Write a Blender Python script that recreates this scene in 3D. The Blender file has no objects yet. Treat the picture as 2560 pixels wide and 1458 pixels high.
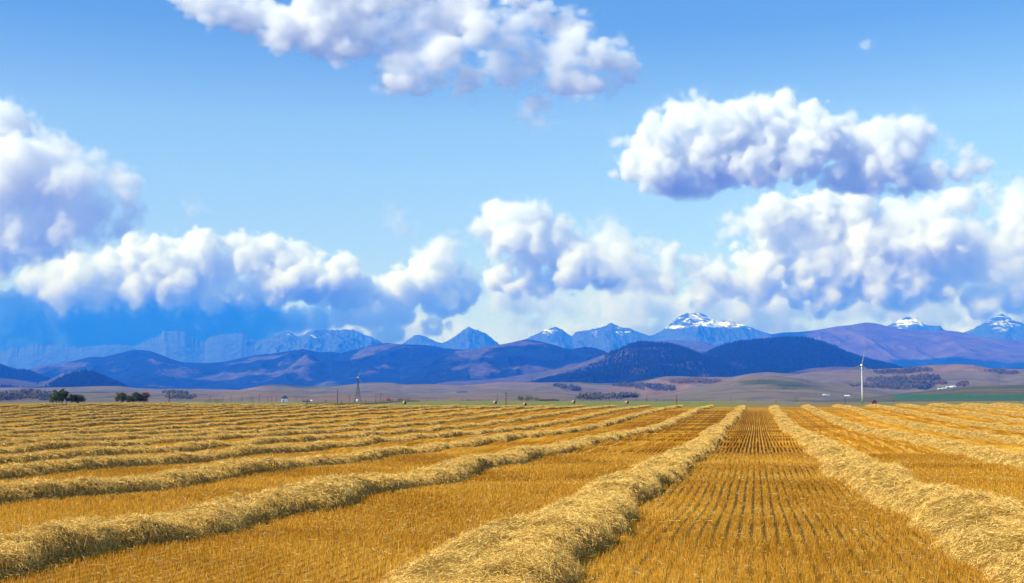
import bpy, math, time
import numpy as np
from mathutils import Vector

S = bpy.context.scene
COL = S.collection
# ------------------------------------------------------------------ camera
F = 3300.0                       # focal length in pixels of a 2560 px wide frame
CAMZ = 2.2
cam = bpy.data.objects.new("camera", bpy.data.cameras.new("camera"))
COL.objects.link(cam)
cam.location = (0, 0, CAMZ)
cam.data.sensor_width = 36.0
cam.data.lens = 36.0 * F / 2560.0
cam.data.clip_start = 0.1
cam.data.clip_end = 200000.0
PITCH = math.atan(271.0 / F)
cam.rotation_euler = (math.pi / 2 + PITCH, 0, 0)
S.camera = cam
# ------------------------------------------------------------------ light
SUN_AZ, SUN_EL = math.radians(-116), math.radians(40)
w = bpy.data.worlds.new("World"); S.world = w; w.use_nodes = True
wn = w.node_tree
bg = wn.nodes['Background']
sky = wn.nodes.new("ShaderNodeTexSky"); sky.sky_type = 'NISHITA'; sky.sun_disc = False
sky.sun_elevation = SUN_EL; sky.sun_rotation = SUN_AZ
sky.air_density = 1.0; sky.dust_density = 0.2; sky.ozone_density = 1.5; sky.altitude = 1200
hs = wn.nodes.new("ShaderNodeMix"); hs.data_type = 'RGBA'; hs.blend_type = 'MULTIPLY'
hs.inputs[0].default_value = 1.0
# the air is a deeper blue high up and paler low down than the bare model gives
stc = wn.nodes.new("ShaderNodeTexCoord"); ssp = wn.nodes.new("ShaderNodeSeparateXYZ")
srp = wn.nodes.new("ShaderNodeValToRGB")
wn.links.new(stc.outputs['Generated'], ssp.inputs[0]); wn.links.new(ssp.outputs[2], srp.inputs[0])
e_ = srp.color_ramp.elements
e_[0].position = 0.05; e_[0].color = (0.60, 0.62, 0.92, 1)
e_[1].position = 0.164; e_[1].color = (0.76, 0.86, 1.0, 1)
for p_, c_ in ((0.207, (0.76, 0.90, 1.0, 1)), (0.275, (0.46, 0.70, 0.93, 1)), (0.6, (0.50, 0.95, 1.1, 1))):
    q_ = e_.new(p_); q_.color = c_
wn.links.new(srp.outputs[0], hs.inputs[7])
wn.links.new(sky.outputs[0], hs.inputs[6]); wn.links.new(hs.outputs[2], bg.inputs[0])
bg.inputs[1].default_value = 0.15
sl = bpy.data.lights.new("sun", 'SUN'); sl.energy = 4.9; sl.angle = math.radians(0.5)
sl.color = (1.0, 0.97, 0.91)
so = bpy.data.objects.new("sun", sl); COL.objects.link(so)
sd = Vector((math.sin(SUN_AZ) * math.cos(SUN_EL), math.cos(SUN_AZ) * math.cos(SUN_EL), math.sin(SUN_EL)))
so.rotation_euler = sd.to_track_quat('Z', 'Y').to_euler()
so.location = (-50, 0, 60)
S.view_settings.view_transform = 'Standard'
S.view_settings.look = 'None'
S.view_settings.exposure = 0.35
S.view_settings.gamma = 1.0
S.render.engine = 'CYCLES'
S.cycles.max_bounces = 18
S.cycles.diffuse_bounces = 3
S.cycles.glossy_bounces = 2
S.cycles.transmission_bounces = 4
S.cycles.volume_bounces = 16
S.cycles.transparent_max_bounces = 16
S.cycles.volume_step_rate = 1.0
S.cycles.sample_clamp_indirect = 6.0

rng = np.random.default_rng(7)
T0 = time.time()

# ------------------------------------------------------------------ noise
_tab = np.random.default_rng(11).random((8, 32, 32, 32)).astype(np.float32)


def vnoise(x, y, z=0.0, seed=0):
    x, y, z = np.broadcast_arrays(np.asarray(x, float), np.asarray(y, float), np.asarray(z, float))
    t = _tab[seed % 8]
    out = 0
    xi, yi, zi = np.floor(x), np.floor(y), np.floor(z)
    fx, fy, fz = x - xi, y - yi, z - zi
    fx = fx * fx * (3 - 2 * fx); fy = fy * fy * (3 - 2 * fy); fz = fz * fz * (3 - 2 * fz)
    xi = xi.astype(np.int64) & 31; yi = yi.astype(np.int64) & 31; zi = zi.astype(np.int64) & 31
    xj, yj, zj = (xi + 1) & 31, (yi + 1) & 31, (zi + 1) & 31
    a = t[xi, yi, zi] * (1 - fx) + t[xj, yi, zi] * fx
    b = t[xi, yj, zi] * (1 - fx) + t[xj, yj, zi] * fx
    r = a * (1 - fy) + b * fy
    if np.any(fz):
        a = t[xi, yi, zj] * (1 - fx) + t[xj, yi, zj] * fx
        b = t[xi, yj, zj] * (1 - fx) + t[xj, yj, zj] * fx
        r = r * (1 - fz) + (a * (1 - fy) + b * fy) * fz
    return r


def fbm(x, y, z=0.0, oct=4, seed=0, gain=0.5):
    s, a, n, f = 0, 1.0, 0.0, 1.0
    for k in range(oct):
        s = s + a * vnoise(x * f + 7.3 * k, y * f + 3.1 * k, z * f, seed + k)
        n += a; a *= gain; f *= 2.03
    return s / n


def ridged(x, y, oct=5, seed=0, gain=0.55):
    s, a, n, f = 0, 1.0, 0.0, 1.0
    for k in range(oct):
        v = 1 - np.abs(2 * vnoise(x * f + 5.3 * k, y * f + 9.1 * k, 0, seed + k) - 1)
        s = s + a * v * v; n += a; a *= gain; f *= 2.07
    return s / n


def smooth(a, b, x):
    t = np.clip((x - a) / (b - a), 0, 1)
    return t * t * (3 - 2 * t)


# ------------------------------------------------------------------ mesh helpers
def link(name, me, mats=(), parent=None, loc=None, **props):
    o = bpy.data.objects.new(name, me); COL.objects.link(o)
    if me is not None:
        for m in mats:
            me.materials.append(m)
    if parent is not None:
        o.parent = parent
    if loc is not None:
        o.location = loc
    for k, v in props.items():
        o[k] = v
    return o


def raw_mesh(name, verts, faces, k, mat_idx=None, smooth_=False):
    """verts (N,3), faces (M,k) with a constant corner count k"""
    me = bpy.data.meshes.new(name)
    verts = np.asarray(verts, np.float32); faces = np.asarray(faces, np.int32)
    me.vertices.add(len(verts)); me.vertices.foreach_set("co", verts.ravel())
    me.loops.add(faces.size); me.loops.foreach_set("vertex_index", faces.ravel())
    me.polygons.add(len(faces))
    me.polygons.foreach_set("loop_start", np.arange(0, faces.size, k, dtype=np.int32))
    me.polygons.foreach_set("loop_total", np.full(len(faces), k, np.int32))
    if mat_idx is not None:
        me.polygons.foreach_set("material_index", np.asarray(mat_idx, np.int32))
    if smooth_:
        me.polygons.foreach_set("use_smooth", np.ones(len(faces), bool))
    me.update(calc_edges=True); me.validate()
    return me


def grid_faces(nu, nv, off=0):
    i = np.arange(nu - 1)[:, None]; j = np.arange(nv - 1)[None, :]
    a = i * nv + j
    f = np.stack([a, a + nv, a + nv + 1, a + 1], -1).reshape(-1, 4)
    return f + off


class MB:
    """collects quads / tris as python lists and builds one mesh"""
    def __init__(s):
        s.v = []; s.f = []

    def add(s, v, f):
        o = len(s.v); s.v += [tuple(p) for p in v]; s.f += [tuple(i + o for i in q) for q in f]

    def box(s, c, d, rz=0.0):
        x, y, z = d[0] / 2, d[1] / 2, d[2] / 2
        cr, sr = math.cos(rz), math.sin(rz)
        v = []
        for a in (-x, x):
            for b in (-y, y):
                for e in (-z, z):
                    v.append((c[0] + a * cr - b * sr, c[1] + a * sr + b * cr, c[2] + e))
        s.add(v, [(0, 1, 3, 2), (4, 6, 7, 5), (0, 4, 5, 1), (2, 3, 7, 6), (0, 2, 6, 4), (1, 5, 7, 3)])

    def tube(s, p, q, r0, r1=None, n=8, cap=True):
        p, q = Vector(p), Vector(q); r1 = r0 if r1 is None else r1
        d = (q - p).normalized(); a = d.orthogonal().normalized(); b = d.cross(a)
        v = []
        for c, r in ((p, r0), (q, r1)):
            for k in range(n):
                t = 2 * math.pi * k / n
                v.append(c + a * (r * math.cos(t)) + b * (r * math.sin(t)))
        f = [(k, (k + 1) % n, n + (k + 1) % n, n + k) for k in range(n)]
        if cap:
            f += [tuple(range(n))[::-1], tuple(range(n, 2 * n))]
        s.add(v, f)

    def loft(s, rings, cap=True):
        n = len(rings[0]); v = [p for r in rings for p in r]; f = []
        for i in range(len(rings) - 1):
            for k in range(n):
                f.append((i * n + k, i * n + (k + 1) % n, (i + 1) * n + (k + 1) % n, (i + 1) * n + k))
        if cap:
            f += [tuple(range(n))[::-1], tuple(range((len(rings) - 1) * n, len(rings) * n))]
        s.add(v, f)

    def build(s, name, mats, parent=None, smooth_=False, loc=None, **props):
        me = bpy.data.meshes.new(name)
        me.from_pydata([tuple(p) for p in s.v], [], s.f); me.update()
        if smooth_:
            for p in me.polygons:
                p.use_smooth = True
        if not isinstance(mats, (list, tuple)):
            mats = [mats]
        return link(name, me, mats, parent, loc, **props)


def empty(name, loc, label, cat, group=None, rz=0.0):
    o = bpy.data.objects.new(name, None); COL.objects.link(o)
    o.location = loc; o.rotation_euler = (0, 0, rz); o.empty_display_size = 0.5
    o["label"] = label; o["category"] = cat
    if group:
        o["group"] = group
    return o


def tag(o, label, cat, group=None, kind=None):
    o["label"] = label
    if kind:
        o["kind"] = kind
    o["category"] = cat
    if group:
        o["group"] = group
    return o


# ------------------------------------------------------------------ materials
def mat_nodes(name):
    m = bpy.data.materials.new(name); m.use_nodes = True
    nt = m.node_tree; nt.nodes.clear()
    out = nt.nodes.new("ShaderNodeOutputMaterial")
    return m, nt, out


def N(nt, typ, **kw):
    n = nt.nodes.new(typ)
    for k, v in kw.items():
        setattr(n, k, v)
    return n


def ramp(nt, fac, stops):
    r = N(nt, "ShaderNodeValToRGB")
    el = r.color_ramp.elements
    while len(el) > 1:
        el.remove(el[-1])
    el[0].position = stops[0][0]; el[0].color = (*stops[0][1], 1)
    for p, c in stops[1:]:
        e = el.new(p); e.color = (*c, 1)
    nt.links.new(fac, r.inputs[0])
    return r.outputs[0]


def noise_tex(nt, scale, detail=4, rough=0.55, vec=None, stretch=None):
    n = N(nt, "ShaderNodeTexNoise")
    n.inputs['Scale'].default_value = scale; n.inputs['Detail'].default_value = detail
    n.inputs['Roughness'].default_value = rough
    tc = N(nt, "ShaderNodeTexCoord")
    src = tc.outputs['Object'] if vec is None else vec
    if stretch:
        mp = N(nt, "ShaderNodeMapping"); mp.inputs['Scale'].default_value = stretch
        nt.links.new(src, mp.inputs[0]); src = mp.outputs[0]
    nt.links.new(src, n.inputs['Vector'])
    return n.outputs['Fac']


def mix(nt, fac, a, b, mode='MIX'):
    m = N(nt, "ShaderNodeMix", data_type='RGBA', blend_type=mode)
    for s, v in ((0, fac), (6, a), (7, b)):
        if isinstance(v, (int, float)):
            m.inputs[s].default_value = v
        elif isinstance(v, tuple):
            m.inputs[s].default_value = (*v, 1) if len(v) == 3 else v
        else:
            nt.links.new(v, m.inputs[s])
    return m.outputs[2]


def simple(name, col, rough=0.8, var=0.25, scale=1.0, metal=0.0):
    m, nt, out = mat_nodes(name)
    b = N(nt, "ShaderNodeBsdfPrincipled")
    f = noise_tex(nt, scale, 5)
    c = ramp(nt, f, [(0.3, tuple(x * (1 - var) for x in col)), (0.7, tuple(min(1, x * (1 + var)) for x in col))])
    nt.links.new(c, b.inputs['Base Color']); b.inputs['Roughness'].default_value = rough
    b.inputs['Metallic'].default_value = metal
    b.inputs['Specular IOR Level'].default_value = 0.3
    nt.links.new(b.outputs[0], out.inputs[0])
    return m


def leafy(name, stops, trans=0.35, patch=None, pscale=0.2):
    """thin plant matter: a colour per blade, diffuse plus a little light let through"""
    m, nt, out = mat_nodes(name)
    g = N(nt, "ShaderNodeNewGeometry")
    c = ramp(nt, g.outputs['Random Per Island'], stops)
    if patch:
        f = noise_tex(nt, pscale, 4, 0.6)
        r = ramp(nt, f, [(0.35, patch[0]), (0.65, patch[1])])
        c = mix(nt, 1.0, c, r, 'MULTIPLY')
    d = N(nt, "ShaderNodeBsdfDiffuse"); t = N(nt, "ShaderNodeBsdfTranslucent")
    nt.links.new(c, d.inputs[0]); nt.links.new(c, t.inputs[0])
    ms = N(nt, "ShaderNodeMixShader"); ms.inputs[0].default_value = trans
    nt.links.new(d.outputs[0], ms.inputs[1]); nt.links.new(t.outputs[0], ms.inputs[2])
    nt.links.new(ms.outputs[0], out.inputs[0])
    return m


# ------------------------------------------------------------------ the lie of the land
_SY = np.array([0, 16, 24, 34, 50, 67, 95, 120, 150, 177, 215, 262])
_SZ = np.array([0.25, 0.22, 0.12, 0, -0.12, -0.32, -0.52, -0.6, -0.38, -0.05, 0.45, 0.83])
_EX = np.array([-250, 0, 250, 430, 700, 1000, 1250, 1900, 2150, 2350, 2560, 2800])
_EP = np.array([1006.5, 1006.5, 1007.0, 1008, 1010.5, 1013.2, 1014, 1014, 1012, 1009.0, 1008, 1008]) + 3.3
_KX = np.array([-250, 430, 850, 1100, 1400, 1700, 1950, 2150, 2350, 2560, 2800])
_KD = [(262, None),
       (380, [1011, 1012, 1016, 1017, 1018, 1018, 1017, 1015, 1013, 1012, 1012]),
       (500, [1010, 1010, 1013.5, 1014.5, 1014.6, 1014.2, 1014, 1013, 1011, 1010, 1010]),
       (620, [1008, 1008.5, 1011, 1009.5, 1009.5, 1010, 1012, 1011, 1009.5, 1009, 1009]),
       (850, [1006.5, 1006, 1006.5, 1003.2, 1003.0, 1003.8, 1006, 1008.5, 1007.5, 1006, 1006]),
       (1300, [1005.5, 1004.6, 1004, 1003.6, 1003.5, 1003.8, 1005.5, 1006, 1004, 1003, 1003]),
       (2000, [1005, 1004.2, 1004, 1003.6, 1003, 1003.5, 1005, 1005, 1003.5, 1002.5, 1002]),
       (3500, [1004, 1003.2, 1003, 1003, 1003, 1003, 1003, 1003, 1003, 1003, 1003]),
       (35000, [1004] * 11)]


def ground_z(x, y):
    x = np.asarray(x, float); y = np.asarray(y, float)
    x, y = np.broadcast_arrays(x, y)
    yy = np.maximum(y, 1.0)
    X = np.clip(1280 + F * x / np.maximum(yy, 30), -250, 2800)
    near = np.interp(yy, _SY, _SZ)
    edge = CAMZ - (np.interp(X, _EX, _EP) - 1000) * 262 / F
    lift = (edge - 0.83) * smooth(90, 255, yy)
    zn = near + lift
    ly = np.log(yy)
    cols = []
    for d, px in _KD:
        if px is None:
            cols.append(edge)
        else:
            cols.append(CAMZ - (np.interp(X, _KX, px) - 1000) * d / F)
    far = cols[-1].copy()
    for k in range(len(_KD) - 1):
        a, b = math.log(_KD[k][0]), math.log(_KD[k + 1][0])
        t = np.clip((ly - a) / (b - a), 0, 1); t = t * t * (3 - 2 * t)
        m = (ly >= a) & (ly < b)
        far = np.where(m, cols[k] * (1 - t) + cols[k + 1] * t, far)
    z = np.where(yy < 262, zn, far)
    # low swells and old furrows running across the view
    amp = smooth(12, 22, yy) * (1 - smooth(215, 262, yy))
    ph = 3.0 * fbm(x / 45 + 9, y / 60, 0, 2, 3)
    z = z + amp * (0.055 * np.sin(2 * np.pi * (y / 11.5 + ph)) + 0.10 * (fbm(x / 14, y / 14 + 3, 0, 3, 5) - 0.5)
                   + 0.5 * (fbm(x / 60, y / 60, 0, 2, 1) - 0.5) * smooth(50, 120, yy))
    return z


def px_of(x, y, z):
    """picture position of a world point, used only to read positions off the photograph"""
    yc = y * math.cos(PITCH) + (z - CAMZ) * math.sin(PITCH)
    zc = -y * math.sin(PITCH) + (z - CAMZ) * math.cos(PITCH)
    return 1280 + F * x / yc, 729 - F * zc / yc


ROWA = math.radians(10.44)
CA, SA = math.cos(ROWA), math.sin(ROWA)


def sc2xy(s, c):
    return s * SA + c * CA, s * CA - c * SA


# ------------------------------------------------------------------ field and ground
def make_ground():
    # one sheet to the horizon, finer where it is near
    ys = np.concatenate([np.linspace(-700, 0, 8), np.geomspace(4, 262, 90), np.geomspace(264, 3500, 130), np.geomspace(3600, 33500, 40)])
    us = np.linspace(-0.5, 0.5, 201)
    Y, U = np.meshgrid(ys, us, indexing='ij')
    X = U * np.maximum(Y, 150) * np.where(Y < 200, 2.5, 1.0) if False else U * (np.maximum(Y, 0) + 200)
    Z = ground_z(X, Y) - 0.02
    Z = np.where(Y < 255, Z - 0.25, Z)
    v = np.stack([X, Y, Z], -1).reshape(-1, 3)
    me = raw_mesh("ground", v, grid_faces(len(ys), len(us)), 4, smooth_=True)
    # material: mown green hay field, brown pasture, dry grass further out
    m, nt, out = mat_nodes("pasture")
    b = N(nt, "ShaderNodeBsdfPrincipled"); b.inputs['Roughness'].default_value = 0.95
    b.inputs['Specular IOR Level'].default_value = 0.1
    att = N(nt, "ShaderNodeAttribute", attribute_name="cover")
    f1 = noise_tex(nt, 0.012, 6, 0.6, stretch=(1, 0.35, 1))
    f2 = noise_tex(nt, 0.15, 5, 0.7, stretch=(1, 0.4, 1))
    green = ramp(nt, f2, [(0.3, (0.12, 0.135, 0.018)), (0.7, (0.22, 0.215, 0.035))])
    brown = ramp(nt, f1, [(0.3, (0.12, 0.10, 0.05)), (0.5, (0.20, 0.15, 0.07)), (0.7, (0.16, 0.15, 0.05))])
    sep = N(nt, "ShaderNodeSeparateColor"); nt.links.new(att.outputs['Color'], sep.inputs[0])
    c = mix(nt, sep.outputs[0], brown, green)
    c = mix(nt, sep.outputs[1], c, (0.30, 0.33, 0.06))
    c = mix(nt, sep.outputs[2], c, (0.42, 0.38, 0.30))
    nt.links.new(c, b.inputs['Base Color'])
    nt.links.new(b.outputs[0], out.inputs[0])
    P = 1280 + F * X / np.maximum(Y, 1)
    grn = smooth(880, 960, P) * (1 - smooth(1760, 1900, P)) * (1 - smooth(930, 1050, Y)) * smooth(262, 300, Y)
    # the green strip starts right of the dirt track
    grn2 = 0.55 * (1 - smooth(880, 960, P)) * smooth(380, 450, P) * smooth(300, 600, Y) * (1 - smooth(1500, 1900, Y))
    lime = (smooth(1640, 1720, P) * (1 - smooth(2005, 2030, P))) * smooth(900, 1100, Y) * (1 - smooth(3000, 3400, Y))
    dgreen = smooth(2100, 2300, P) * smooth(560, 700, Y) * (1 - smooth(1100, 1400, Y)) * 0.7
    R = np.clip(grn + grn2 + dgreen, 0, 1)
    tr = trackmask(X, Y)
    colr = np.stack([R, lime * 0.8, tr, np.ones_like(R)], -1).astype(np.float32)
    ca = me.color_attributes.new("cover", 'FLOAT_COLOR', 'POINT'); ca.data.foreach_set("color", colr.ravel())
    o = link("ground", me, [m]); o["kind"] = "structure"; o["label"] = "green hay field and brown pasture beyond the wheat field"
    return o


def trackmask(X, Y):
    return np.zeros_like(X)


def field_material():
    m, nt, out = mat_nodes("stubble_soil")
    b = N(nt, "ShaderNodeBsdfPrincipled"); b.inputs['Roughness'].default_value = 1.0
    b.inputs['Specular IOR Level'].default_value = 0.0
    geo = N(nt, "ShaderNodeNewGeometry")
    # row coordinate across the seed rows
    dot = N(nt, "ShaderNodeVectorMath", operation='DOT_PRODUCT'); dot.inputs[1].default_value = (CA, -SA, 0)
    nt.links.new(geo.outputs['Position'], dot.inputs[0])
    dv = N(nt, "ShaderNodeMath", operation='DIVIDE'); dv.inputs[1].default_value = 0.187
    nt.links.new(dot.outputs['Value'], dv.inputs[0])
    fr = N(nt, "ShaderNodeMath", operation='PINGPONG'); fr.inputs[1].default_value = 0.5
    nt.links.new(dv.outputs[0], fr.inputs[0])
    f1 = noise_tex(nt, 9.0, 6, 0.7)
    f2 = noise_tex(nt, 0.11, 4, 0.6)
    # distance-independent: soil shows between the rows where straw litter is thin
    ad = N(nt, "ShaderNodeMath", operation='MULTIPLY_ADD'); ad.inputs[1].default_value = 1.3
    nt.links.new(fr.outputs[0], ad.inputs[0]); nt.links.new(f1, ad.inputs[2])
    c = ramp(nt, ad.outputs[0], [(0.35, (0.68, 0.37, 0.045)), (0.85, (0.56, 0.30, 0.045)), (1.02, (0.18, 0.105, 0.032))])
    p = ramp(nt, f2, [(0.35, (0.66, 0.56, 0.44)), (0.65, (1.0, 1.0, 1.0))])
    c = mix(nt, 1.0, c, p, 'MULTIPLY')
    nt.links.new(c, b.inputs['Base Color'])
    bp = N(nt, "ShaderNodeBump"); bp.inputs['Strength'].default_value = 0.6; bp.inputs['Distance'].default_value = 0.05
    nt.links.new(f1, bp.inputs['Height']); nt.links.new(bp.outputs[0], b.inputs['Normal'])
    nt.links.new(b.outputs[0], out.inputs[0])
    return m


def make_field():
    ys = np.concatenate([np.linspace(2, 14, 6), np.geomspace(15, 264, 300)])
    us = np.linspace(-0.52, 0.52, 261)
    Y, U = np.meshgrid(ys, us, indexing='ij')
    X = U * (Y + 15)
    # far edge of the field a little ragged
    Z = ground_z(X, Y)
    v = np.stack([X, Y, Z], -1).reshape(-1, 3)
    me = raw_mesh("field", v, grid_faces(len(ys), len(us)), 4, smooth_=True)
    o = link("field", me, [field_material()]); o["kind"] = "structure"; o["label"] = "golden stubble ground of the cut wheat field"
    return o


ROWS = [3.05 - 6.15 * k for k in range(-9, 21)]     # row centres across; 3.05 and -3.1 frame the bare lane


def row_wiggle(c, s):
    k = c * 1.37
    return 0.55 * (vnoise(s / 9.0 + k, k, 0, 2) - 0.5) + 0.22 * (vnoise(s / 2.6 + k, k + 4, 0, 3) - 0.5) \
        + 1.4 * (vnoise(s / 55 + k, k + 9, 0, 4) - 0.5) * smooth(30, 90, s)


def seg_visible(s, c):
    x, y = sc2xy(s, c)
    return (y > 9) & (np.abs(x) < 0.40 * y + 3.5) & (y < 262)


def row_surf(c, s, t):
    """point on the windrow skin; t 0..1 goes left foot - crown - right foot"""
    wig = row_wiggle(c, s)
    hw = 0.83 + 0.30 * (vnoise(s / 2.7 + c, c, 0, 5) - 0.5) + 0.30 * (vnoise(s / 0.9 + c, c, 0, 1) - 0.5)
    h = 0.345 + 0.12 * (vnoise(s / 4.0 + c * 2, c + 3, 0, 6) - 0.5) + 0.10 * (vnoise(s / 1.1, c, 0, 7) - 0.5)
    a = (t * 2 - 1)
    # steeper on the right hand (shaded) side
    prof = np.where(a < 0.25, np.clip(1 - (np.abs(a - 0.25) / 1.25) ** 2.2, 0, 1) ** 0.8, np.clip(1 - (np.abs(a - 0.25) / 0.75) ** 4.0, 0, 1) ** 0.5)
    q = c + wig + a * hw
    x, y = sc2xy(s, q)
    lump = 0.22 * (fbm(x * 3.4, y * 3.4, 0, 3, 2) - 0.5) * prof ** .5 + 0.14 * (fbm(x * 0.9, y * 0.9, 0, 2, 4) - 0.5) * prof
    z = ground_z(x, y) - 0.03 + h * prof + lump
    return x, y, z


def straw_tris(P, D, L, W, rngl):
    """thin tapered triangles: base at P, direction D, length L, width W"""
    n = len(P)
    side = np.cross(D, rngl.normal(size=(n, 3))); side /= np.linalg.norm(side, axis=1)[:, None] + 1e-9
    a = P - side * W[:, None] * 0.5; b = P + side * W[:, None] * 0.5; c = P + D * L[:, None]
    v = np.stack([a, b, c], 1).reshape(-1, 3)
    f = np.arange(3 * n).reshape(-1, 3)
    return v, f


def make_windrows():
    base, nt, out = mat_nodes("straw_mass")
    b = N(nt, "ShaderNodeBsdfPrincipled"); b.inputs['Roughness'].default_value = 1.0
    b.inputs['Specular IOR Level'].default_value = 0.0
    f1 = noise_tex(nt, 22.0, 6, 0.75); f2 = noise_tex(nt, 1.7, 4, 0.6)
    c = ramp(nt, f1, [(0.3, (0.12, 0.06, 0.015)), (0.5, (0.36, 0.21, 0.05)), (0.7, (0.66, 0.42, 0.12))])  # mass coloured darker than the straws, standing in for shade in the gaps
    p = ramp(nt, f2, [(0.3, (0.85, 0.78, 0.68)), (0.6, (1, 1, 1))])
    c = mix(nt, 1.0, c, p, 'MULTIPLY')
    nt.links.new(c, b.inputs['Base Color'])
    bp = N(nt, "ShaderNodeBump"); bp.inputs['Strength'].default_value = 0.9; bp.inputs['Distance'].default_value = 0.06
    nt.links.new(f1, bp.inputs['Height']); nt.links.new(bp.outputs[0], b.inputs['Normal'])
    nt.links.new(b.outputs[0], out.inputs[0])
    straw = leafy("straw", [(0.0, (0.40, 0.20, 0.05)), (0.25, (0.78, 0.46, 0.10)), (0.75, (0.97, 0.63, 0.165)), (1.0, (0.99, 0.76, 0.30))], 0.10)
    total = 0
    ns = 13
    for i, c0 in enumerate(ROWS):
        ss = [8.0]
        while ss[-1] < 330:
            ss.append(ss[-1] + max(0.10, 0.0042 * ss[-1]))
        ss = np.array(ss)
        vis = seg_visible(ss, c0)
        # slanting left rows come closer than s suggests
        ss = ss[vis]
        if len(ss) < 5:
            continue
        T = np.linspace(0, 1, ns)
        Sg, Tg = np.meshgrid(ss, T, indexing='ij')
        x, y, z = row_surf(c0, Sg, Tg)
        v = np.stack([x, y, z], -1).reshape(-1, 3)
        f = grid_faces(len(ss), ns)
        # straws standing and lying all over the skin
        x0, y0 = sc2xy(ss, c0); dist = np.hypot(x0, y0)
        ds = np.gradient(ss)
        dens = 8500 * (15.0 / dist) ** 1.6
        cnt = rng.poisson(dens * ds)
        idx = np.repeat(np.arange(len(ss)), cnt)
        n = len(idx)
        sp = ss[idx] + (rng.random(n) - 0.5) * ds[idx]
        tp = 0.5 + 0.53 * np.sin(np.pi * (rng.random(n) - 0.5))
        tp = np.where(rng.random(n) < 0.35, rng.uniform(0.55, 1.03, n), tp)
        tp = np.clip(tp, -0.02, 1.02)
        px, py, pz = row_surf(c0, sp, np.clip(tp, 0, 1))
        e = 0.02
        qx, qy, qz = row_surf(c0, sp, np.clip(tp + e, 0, 1)); rx, ry, rz = row_surf(c0, sp, np.clip(tp - e, 0, 1))
        tang = np.stack([qx - rx, qy - ry, qz - rz], 1); tang /= np.linalg.norm(tang, axis=1)[:, None] + 1e-9
        along = np.array([SA, CA, 0.0])
        nor = np.cross(tang, along); nor *= np.sign(nor[:, 2:3] + 1e-6)
        nor /= np.linalg.norm(nor, axis=1)[:, None] + 1e-9
        a1 = rng.normal(size=n)[:, None]; a2 = rng.normal(size=n)[:, None]
        D = along * a1 * 1.1 + tang * a2 * 0.9 + nor * (0.05 + 0.30 * rng.random(n))[:, None]
        D /= np.linalg.norm(D, axis=1)[:, None]
        dd = dist[idx]
        sc = (dd / 15.0) ** 0.78
        L = rng.uniform(0.05, 0.14, n) * np.minimum(sc, 3.0) ** 0.5
        W = rng.uniform(0.0035, 0.0068, n) * sc
        P = np.stack([px, py, pz], 1) + nor * (rng.random(n) ** 2 * 0.09 - 0.03)[:, None]
        sv, sf = straw_tris(P, D, L, W, rng)
        total += n
        # merge: quads of the mass + tris of the straws
        nv = len(v)
        me = bpy.data.meshes.new("windrow")
        V = np.concatenate([v, sv]).astype(np.float32)
        loops = np.concatenate([f.ravel(), sf.ravel() + nv]).astype(np.int32)
        tot = np.concatenate([np.full(len(f), 4), np.full(len(sf), 3)]).astype(np.int32)
        st = np.concatenate([[0], np.cumsum(tot)[:-1]]).astype(np.int32)
        me.vertices.add(len(V)); me.vertices.foreach_set("co", V.ravel())
        me.loops.add(len(loops)); me.loops.foreach_set("vertex_index", loops)
        me.polygons.add(len(tot)); me.polygons.foreach_set("loop_start", st); me.polygons.foreach_set("loop_total", tot)
        mi = np.concatenate([np.zeros(len(f)), np.ones(len(sf))]).astype(np.int32)
        me.polygons.foreach_set("material_index", mi)
        me.polygons.foreach_set("use_smooth", mi == 0)
        me.update(calc_edges=True)
        o = link("windrow", me, [base, straw])
        tag(o, row_label(c0), "windrow", "windrows of cut straw across the field")
    print("straws", total)


ORD = ["first", "second", "third", "fourth", "fifth", "sixth", "seventh", "eighth", "ninth", "tenth", "eleventh", "twelfth",
       "thirteenth", "fourteenth", "fifteenth", "sixteenth", "seventeenth", "eighteenth", "nineteenth", "twentieth", "twenty-first"]


def row_label(c):
    k = round((3.05 - c) / 6.15)
    if k == 0:
        return "broad bright golden windrow bordering the right of the striped lane, reaching the lower right corner"
    if k == 1:
        return "thick golden windrow with dark right flank bordering the left of the striped lane"
    if k == 2:
        return "long wavy golden windrow with shaded near side reaching the lower left corner"
    if k > 2:
        return "golden windrow, %s one left of the striped stubble lane" % ORD[k - 1]
    return "pale golden windrow, %s one right of the striped stubble lane" % ORD[-k]


def near_row(c):
    d = np.abs(c[..., None] - np.array(ROWS)[None, :]) if c.ndim else np.abs(c - np.array(ROWS))
    return d.min(-1)


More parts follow.
